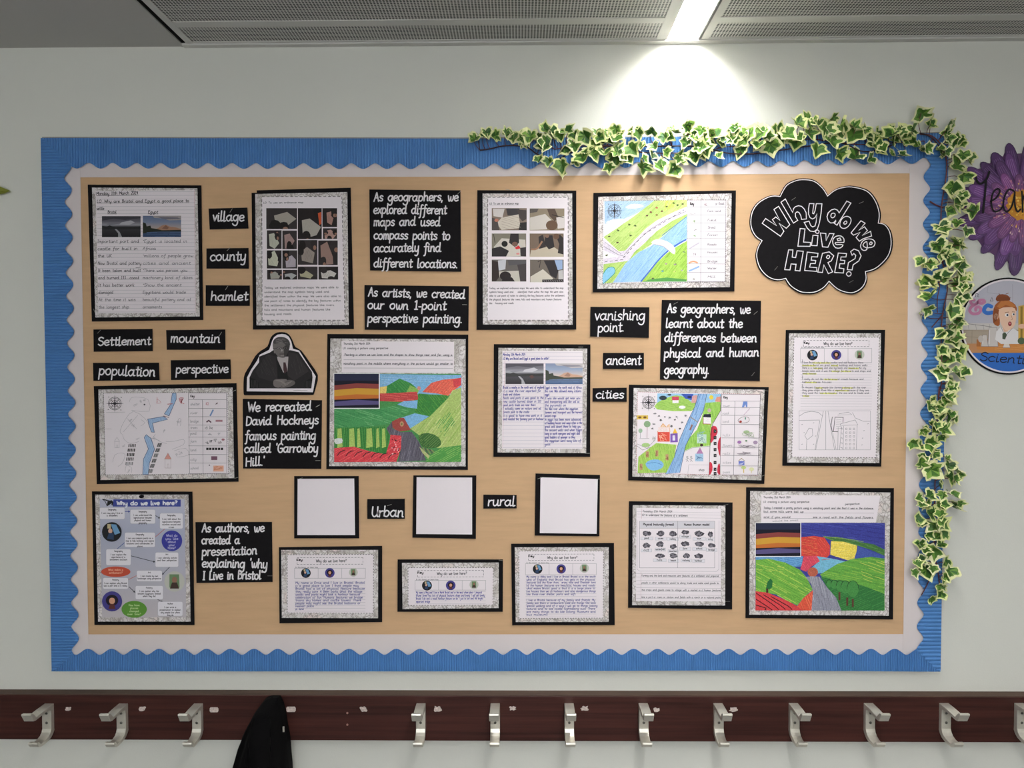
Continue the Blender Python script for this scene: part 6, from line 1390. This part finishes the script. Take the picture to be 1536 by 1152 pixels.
items += [(*zA((605, 425)), 24, PI), (*zA((610, 470)), 18, PI), (*zA((500, 172)), 19, .1), (*zA((1180, 205)), 17, .3), (*zB((450, 148)), 18, 0.), (*zA((1415, 170)), 16, .2), (*zB((1243, 72)), 25, -.5), (*zA((258, 205)), 14, .4)]
def vtop(px, py): return True
st = garland(gt, items, vtop, 11)
v1 = [(*zA((85, 322)), .02), (*zA((150, 312)), .022), (*zA((250, 292)), .02), (*zA((380, 300)), .022), (*zA((450, 345)), .024), (*zA((560, 385)), .022), (*zA((680, 330)), .02), (*zA((800, 300)), .022), (*zA((1000, 297)), .024), (*zA((1200, 296)), .022), (*zA((1490, 298)), .022), (*zB((150, 298)), .022), (*zB((300, 302)), .024), (*zB((480, 278)), .022), (*zB((640, 255)), .022), (*zB((790, 240)), .022), (*zB((920, 290)), .024), (*zB((1060, 262)), .022), (*zB((1200, 190)), .024), (*zB((1290, 205)), .026), (*zB((1360, 280)), .024)]
v2 = [(*zA((560, 315)), .019), (*zA((720, 296)), .019), (*zA((900, 290)), .019), (*zA((1130, 336)), .02), (*zA((1400, 338)), .02), (*zB((60, 292)), .02), (*zB((130, 265)), .02), (*zB((400, 250)), .02), (*zB((590, 220)), .02), (*zB((760, 235)), .02), (*zB((900, 250)), .02), (*zB((1100, 240)), .02), (*zB((1260, 230)), .02)]
s1, s2 = sm3(v1), sm3(v2)
def nearest(px, py, S): return min(S, key=lambda q: (q[0] - px) ** 2 + (q[1] - py) ** 2)
paths1 = [(s1, .0016, .0014)]; paths2 = [(s2, .0011, .0011)]
for px, py, d, _ in st:
    a = nearest(px, py, s1 + s2); mid = ((a[0] + px) / 2 + (py - a[1]) * .12, (a[1] + py) / 2, (a[2] + d) / 2 - .002)
    paths2.append((sm3([a, mid, (px, py, d - .002)], 3), .0008, .0006))
tube('vine', paths1, M_twig, gt); tag(tube('leaf_stalks', paths2, M_stem, gt), kind='stuff')
tube('vine_end', [([(*zA((85, 322)), .02), (*zA((75, 262)), .024)], .0012, .001)], M_twig, gt)
# side garland -------------------------------------------------------------
Rr = [(85, 30, S_), (230, 60, L_), (200, 100, S_), (270, 170, L_), (310, 160, S_), (40, 240, S_), (170, 240, S_), (280, 360, L_), (380, 320, S_), (340, 280, S_), (340, 460, L_), (260, 540, L_), (300, 580, S_), (330, 600, S_), (225, 720, L_), (290, 660, L_), (340, 650, S_), (420, 720, L_), (290, 815, S_), (180, 850, L_), (370, 880, S_),
      (150, 1000, L_), (290, 970, L_), (330, 990, S_), (240, 1090, L_), (300, 1130, S_), (80, 1130, S_), (200, 1050, S_)]
Cl = [(110, 78, S_), (195, 15, S_), (240, 30, S_), (290, 20, S_), (195, 140, L_), (230, 140, S_), (310, 95, L_), (345, 160, S_), (95, 185, L_), (125, 195, S_), (300, 210, L_), (350, 235, S_), (100, 285, L_), (95, 375, S_), (290, 185, S_), (305, 330, S_), (330, 300, S_), (260, 390, L_), (300, 400, S_), (310, 450, S_), (210, 530, L_),
      (250, 500, S_), (300, 480, S_), (180, 540, S_), (265, 580, L_), (300, 560, S_), (190, 650, S_), (300, 660, L_), (295, 700, S_), (215, 710, L_), (200, 760, S_), (180, 790, L_), (300, 790, L_), (340, 790, S_), (265, 880, S_), (240, 960, L_), (215, 990, S_), (130, 990, S_), (165, 1040, L_), (130, 1060, S_), (180, 1080, S_), (250, 1090, L_), (270, 1110, S_), (120, 1135, S_)]
Ll = [(300, 5, S_), (280, 65, L_), (205, 90, S_), (225, 115, L_), (285, 160, L_), (160, 225, S_), (205, 215, L_), (265, 220, L_), (130, 300, S_), (195, 290, L_), (250, 260, S_), (145, 380, L_), (210, 350, S_), (205, 430, X_), (285, 370, S_), (285, 410, L_), (290, 460, L_), (320, 480, S_), (240, 500, S_), (130, 565, S_), (200, 560, L_), (250, 555, S_),
      (310, 550, L_), (180, 600, S_), (190, 640, L_), (150, 600, S_), (270, 600, S_), (310, 610, L_), (340, 600, S_), (240, 650, S_), (150, 690, S_), (200, 710, L_), (255, 700, L_), (250, 750, L_), (190, 760, S_), (145, 800, S_), (160, 830, S_), (210, 840, X_), (240, 800, S_), (265, 895, L_), (290, 945, L_), (125, 900, S_), (110, 950, S_), (170, 940, X_), (200, 930, S_),
      (260, 980, S_), (250, 1020, S_), (240, 1060, S_), (200, 1080, S_)]
gs = thing('ivy_garland', 'variegated artificial ivy garland hanging down the upright blue edging', 'garland', P(1405, 550, BB + .01))
items = [(*zR((x, y)), s_, None) for x, y, s_ in Rr] + [(*zC((x, y)), s_, None) for x, y, s_ in Cl] + [(*zL((x, y)), s_ * .92, None) for x, y, s_ in Ll]
st = garland(gs, items, vtop, 23)
v1 = [(*zR((0, 110)), .022), (*zR((90, 125)), .024), (*zR((170, 200)), .024), (*zR((208, 320)), .022), (*zR((205, 450)), .022), (*zR((180, 600)), .022), (*zR((165, 760)), .022), (1413, 385, .022), (*zC((215, 150)), .024), (*zC((225, 250)), .022), (*zC((195, 400)), .024), (*zC((185, 560)), .022), (*zC((190, 830)), .022), (*zC((165, 960)), .022), (*zL((235, 0)), .022), (*zL((220, 180)), .022), (*zL((215, 350)), .024), (*zL((210, 560)), .024), (*zL((205, 720)), .022), (*zL((215, 880)), .022), (*zL((230, 960)), .022), (*zL((240, 1070)), .022)]
v2 = [(*zC((165, 20)), .019), (*zC((175, 200)), .02), (*zC((160, 300)), .02), (*zC((160, 395)), .019)]
s1, s2 = sm3(v1), sm3(v2); paths2 = [(s2, .001, .001)]
for px, py, d, _ in st:
    a = nearest(px, py, s1); mid = ((a[0] + px) / 2, (a[1] + py) / 2 - (px - a[0]) * .12, (a[2] + d) / 2 - .002)
    paths2.append((sm3([a, mid, (px, py, d - .002)], 3), .0008, .0006))
paths2 += [([(*zL((190, 965)), .022), (*zL((165, 1020)), .021), (*zL((142, 1060)), .02)], .0013, .001), ([(*zR((180, 690)), .022), (*zR((120, 665)), .022), (*zR((78, 640)), .022)], .0016, .0018), ([(*zC((200, 400)), .022), (*zC((150, 460)), .021), (*zC((122, 492)), .02)], .0012, .0012)]
tube('vine', [(s1, .0015, .0013)], M_stem, gs); tag(tube('leaf_stalks', paths2, M_stem, gs), kind='stuff')

# ---------------------------------------------------------------- purple flower cutout
def flower():
    z = Z(1380, 180, 5.237); cx_, cy2 = 800, 690; rn = random.Random(5)
    r = thing('flower_cutout', 'large laminated purple daisy cutout with yellow centre and black pen word', 'picture', P(*z((cx_, cy2)), .004))
    pet = []
    for ring, (n, L, wd) in enumerate(((22, 520, 54), (20, 430, 52), (16, 300, 40))):
        for i in range(n):
            a = 2 * PI * (i + ring * .37) / n + rn.uniform(-.06, .06); l = L * rn.uniform(.9, 1.05); w_ = wd * rn.uniform(.85, 1.15)
            pet.append((ring, a, l, w_))
    def outline(a, l, w_, grow=0):
        c, s = math.cos(a), math.sin(a); q = []
        for u, v in ((.12, -.35), (.35, -.75), (.6, -1), (.82, -.95), (.95, -.6), (1, 0), (.95, .6), (.82, .95), (.6, 1), (.35, .75), (.12, .35)):
            x = u * l + (grow if u > .9 else 0); y = v * (w_ + grow); q.append((cx_ + x * c - y * s, cy2 + x * s + y * c))
        return q
    # clear laminated backing
    hull = []
    for k in range(72):
        a = 2 * PI * k / 72; best = 0
        for ring, pa, l, w_ in pet:
            da = (a - pa + PI) % (2 * PI) - PI
            if abs(math.sin(da)) * l * .85 < w_ and math.cos(da) > 0: best = max(best, l * (1 - .25 * (abs(math.sin(da)) * l * .85 / w_) ** 2))
        best = max(best, 440); hull.append((cx_ + (best - 12) * math.cos(a), cy2 + (best - 12) * math.sin(a)))
    plate('backing', [z(p) for p in hull], .0022, .0012, mat('purple_print_base', (92, 56, 100), .5), r)
    cols = [((96, 62, 116), (136, 98, 158)), ((112, 70, 130), (152, 110, 170)), ((126, 74, 130), (168, 116, 166))]
    for ring, a, l, w_ in pet:
        D = Draw(.0026 + ring * .0012 + rn.uniform(0, .0008), z, eps=5e-6)
        c1, c2 = cols[ring]; j = rn.uniform(.85, 1.12); c1 = tuple(min(255, v * j) for v in c1); c2 = tuple(min(255, v * j) for v in c2)
        q = smoothpts(outline(a, l, w_), 2, True); D.poly(q, tuple(v * .82 for v in c1)); D.poly(smoothpts(outline(a, l - 8, w_ * .86), 2, True), c1)
        c, s = math.cos(a), math.sin(a)
        for v in (-.5, -.15, .2, .55): D.line([(cx_ + u * l * c - v * w_ * k_ * s, cy2 + u * l * s + v * w_ * k_ * c) for u, k_ in ((.3, .6), (.6, 1), (.88, .8))], 4, c2, sm=2)
        D.build('petal', r, M_lam)
    D = Draw(.0056, z)
    for k in range(150):
        a = rn.uniform(0, 2 * PI); q_ = rn.uniform(90, 215); x, y = cx_ + q_ * math.cos(a), cy2 + q_ * math.sin(a); L = rn.uniform(14, 34)
        D.poly([(x, y), (x + L * math.cos(a + .25), y + L * math.sin(a + .25)), (x + L * math.cos(a - .25), y + L * math.sin(a - .25))], rn.choice([(196, 120, 150), (226, 190, 190), (170, 90, 130), (232, 178, 90)]))
    q = [(cx_ + (118 + 10 * math.sin(k * 2.3)) * math.cos(2 * PI * k / 40), cy2 - 20 + (118 + 10 * math.sin(k * 1.7)) * math.sin(2 * PI * k / 40)) for k in range(40)]
    D.poly(q, (216, 148, 52))
    for k in range(90):
        a = rn.uniform(0, 2 * PI); q_ = rn.uniform(0, 105); D.ell(cx_ + q_ * math.cos(a), cy2 - 20 + q_ * math.sin(a), 9, 8, rn.choice([(240, 196, 70), (196, 120, 40), (226, 160, 50), (250, 214, 110)]), 7)
    D.build('flower_centre', r, M_gloss)
    D = Draw(.0076, z); K = (22, 18, 24)
    D.line([(430, 418), (448, 480), (478, 500), (520, 470), (545, 405)], 17, K, sm=3, cap=True); D.line([(520, 470), (510, 590), (495, 728)], 17, K, sm=3, cap=True)
    D.line([(555, 640), (600, 610), (628, 560), (610, 540), (575, 570), (560, 650), (580, 715), (625, 710), (655, 670)], 14, K, sm=4, cap=True)
    D.line([(740, 560), (700, 545), (665, 600), (655, 680), (680, 720), (720, 680), (745, 580)], 14, K, sm=4, cap=True); D.line([(745, 565), (745, 660), (765, 720), (790, 700)], 14, K, sm=4, cap=True)
    D.line([(800, 560), (805, 640), (805, 722)], 14, K, sm=3, cap=True); D.line([(805, 640), (830, 570), (870, 555)], 14, K, sm=3, cap=True)
    D.build('lettering', r, M_gloss)
    D = Draw(.0063, z)                        # scuffed white patches where the laminate has lifted
flower()
# ---------------------------------------------------------------- round badge
def badge():
    z = Z(1380, 400, 5.763); cx_, cy2, R = 766, 514, 420
    r = thing('round_badge', 'round laminated sign of a surprised red-haired scientist at a bench', 'sign', P(*z((cx_, cy2)), .004))
    def circ(q, y0=None): return [(cx_ + q * math.cos(2 * PI * k / 64), cy2 + q * math.sin(2 * PI * k / 64)) for k in range(64)]
    plate('black_disc', [z(p) for p in circ(R)], .0035, .0015, M_card, r)
    plate('white_disc', [z(p) for p in circ(R - 14)], .0041, .0004, M_paper, r)
    D = Draw(.0041, z); q = R - 28
    D.poly(circ(q), (188, 186, 198)); 
    def clip(y0, y1, col):
        pts = [(x, y) for x, y in circ(q)]
        a0 = math.asin((y0 - cy2) / q); a1 = math.asin(max(-1, min(1, (y1 - cy2) / q)))
        P1 = [(cx_ + q * math.cos(a0 + (a1 - a0) * k / 14), cy2 + q * math.sin(a0 + (a1 - a0) * k / 14)) for k in range(15)]
        P2 = [(cx_ - (x - cx_), y) for x, y in P1[::-1]]
        D.poly(P1 + P2, col)
    for q_ in [[(590, 165), (580, 225), (700, 240)], [(800, 150), (800, 330)], [(900, 200), (900, 330)]]: D.line(q_, 3, (160, 158, 170))
    clip(490, 545, (206, 200, 196)); clip(545, 700, (176, 160, 142)); clip(665, 760, (196, 140, 96)); clip(745, 906, (46, 108, 196))
    for x in (415, 480, 545, 600): D.line([(x, 497), (x + 8, 545)], 3, (150, 146, 144))
    D.line([(372, 488), (620, 520)], 4, (120, 116, 116)); D.line([(360, 548), (640, 560)], 3, (140, 130, 120)); D.line([(350, 600), (500, 612)], 3, (140, 128, 116)); D.line([(450, 552), (448, 665)], 3, (140, 128, 116))
    D.poly([(490, 630), (620, 625), (1128, 640), (1078, 745), (640, 742), (492, 715)], (206, 136, 70)); D.hatch([(490, 660), (1105, 698), (1082, 740), (500, 715)], (222, 160, 96), .08, 16, 4); D.poly([(490, 630), (520, 628), (522, 690), (488, 690)], (176, 108, 56))
    # letters
    D.line([(x + 22, y) for x, y in [(448, 290), (425, 285), (416, 305), (430, 325), (458, 325), (490, 293), (525, 290), (535, 305), (510, 318), (480, 310), (458, 325), (420, 350), (408, 382), (435, 407), (485, 402), (505, 370), (488, 348), (462, 355), (460, 378)]], 26, (202, 130, 166), sm=3, cap=True)
    D.line([(618, 345), (585, 335), (560, 355), (555, 385), (585, 402), (625, 395)], 34, (58, 118, 204), sm=3, cap=True)
    D.line([(470, 262), (482, 258), (478, 238), (490, 230), (504, 240), (498, 258), (512, 262)], 3.5, (50, 48, 56)); D.line([(605, 298), (632, 298), (622, 266)], 3.5, (50, 48, 56), closed=True)
    # beakers
    for x0, y0, x1, y1 in ((585, 525, 675, 690), (528, 590, 590, 690), (915, 590, 990, 700)): D.poly([(x0 + 12, y0), (x1 - 12, y0), (x1, y1), (x0, y1)], (208, 200, 196)); D.line([(x0 + 12, y0), (x1 - 12, y0), (x1, y1), (x0, y1)], 3.5, (130, 124, 126), closed=True); D.line([(x0 + 18, y0 + 20), (x0 + 14, y1 - 20)], 4, (236, 232, 232))
    D.poly([(740, 630), (760, 630), (780, 700), (715, 700)], (222, 214, 206)); D.line([(740, 630), (760, 630), (780, 700), (715, 700)], 3, (130, 124, 126), closed=True); D.ell(525, 625, 22, 30, (196, 188, 184))
    D.build('printed_scene', r, M_gloss)
    D = Draw(.0043, z)
    # scientist: lab coat, head, bun
    D.poly([(660, 560), (700, 520), (740, 560), (800, 530), (850, 560), (860, 668), (700, 668), (650, 630)], (232, 228, 228), sm=1); D.line([(700, 520), (735, 600), (800, 530)], 4, (130, 126, 130)); D.poly([(712, 580), (735, 565), (752, 590), (735, 630), (712, 625)], (70, 84, 64))
    D.poly([(700, 480), (770, 500), (760, 560), (725, 565)], (226, 180, 150))
    D.poly([(665, 300), (660, 262), (690, 240), (735, 240), (775, 262), (770, 300)], (140, 72, 36), sm=2); D.poly([(632, 480), (630, 400), (650, 330), (700, 295), (770, 295), (825, 330), (838, 380), (800, 380), (700, 380), (690, 500), (660, 510)], (168, 92, 44), sm=2)
    D.poly([(680, 370), (760, 350), (820, 360), (832, 420), (822, 500), (780, 545), (740, 550), (700, 500), (690, 460)], (236, 198, 172), sm=2); D.poly([(664, 345), (700, 300), (770, 292), (832, 345), (800, 350), (740, 330), (690, 360)], (196, 120, 60), sm=1)
    D.ell(658, 432, 20, 28, (228, 182, 154)); D.line([(650, 420), (664, 432), (655, 446)], 3, (150, 90, 70)); D.ell(752, 418, 17, 14, (244, 242, 244), 12); D.ell(756, 418, 9, 10, (50, 52, 74), 10); D.ell(808, 412, 12, 12, (244, 242, 244), 12); D.ell(811, 412, 7, 9, (50, 52, 74), 10)
    D.line([(735, 396), (768, 392)], 4, (120, 66, 36)); D.line([(796, 390), (820, 392)], 4, (120, 66, 36)); D.line([(788, 420), (800, 455), (785, 460)], 3, (170, 110, 90)); D.ell(777, 494, 16, 20, (150, 50, 54), 14); D.ell(777, 490, 9, 8, (226, 130, 130), 10)
    for k in range(8): D.line([(640 + k * 6, 360 + k * 2), (636 + k * 4, 490 - k * 4)], 3, (120, 62, 32)); D.line([(672 + k * 12, 300 - abs(k - 4) * 3), (690 + k * 14, 262)], 3, (110, 56, 30))
    D.line([(690, 240), (680, 232)], 5, (140, 72, 36)); D.line([(740, 238), (765, 228)], 5, (140, 72, 36))
    # held glassware, second arm
    D.poly([(850, 340), (905, 330), (900, 640), (850, 640)], (214, 170, 80)); D.poly([(868, 345), (888, 343), (886, 620), (868, 620)], (150, 120, 50)); D.ell(882, 515, 34, 20, (230, 186, 160)); D.ell(876, 642, 32, 30, (86, 104, 76)); D.poly([(905, 520), (1050, 560), (1070, 655), (930, 640)], (230, 226, 228))
    D.build('scientist_drawing', r, M_gloss)
    D = Draw(.0043, z); D.text('Scientist', (512, 812), (1020, 850), 46, 9, (24, 26, 44), sm=4, cap=True, slant=.1); D.build('lettering', r, M_gloss)
badge()
# ---------------------------------------------------------------- tip of a leafy decoration at the far edge
tipo = thing('leaf_decoration', 'green leaf tip poking in beside the blank wall, away from the ivy', 'decoration', P(-6, 285, .01))
D = None
vs = [P(-30, 270, .006), P(-30, 300, .006), P(-10, 276, .012), P(-8, 293, .010), P(4, 281.5, .012), P(6, 290, .009), P(16, 286.2, .008), P(-20, 285, .016), P(0, 286, .015)]
fs = [(0, 2, 7), (2, 8, 7), (2, 4, 8), (4, 6, 8), (6, 5, 8), (5, 3, 8), (3, 7, 8), (3, 1, 7), (1, 0, 7)]
o = mesh_obj('leaf', vs, fs, mat('olive_leaf', (134, 140, 48), .5), tipo)
md = o.modifiers.new('t', 'SOLIDIFY'); md.thickness = .0006
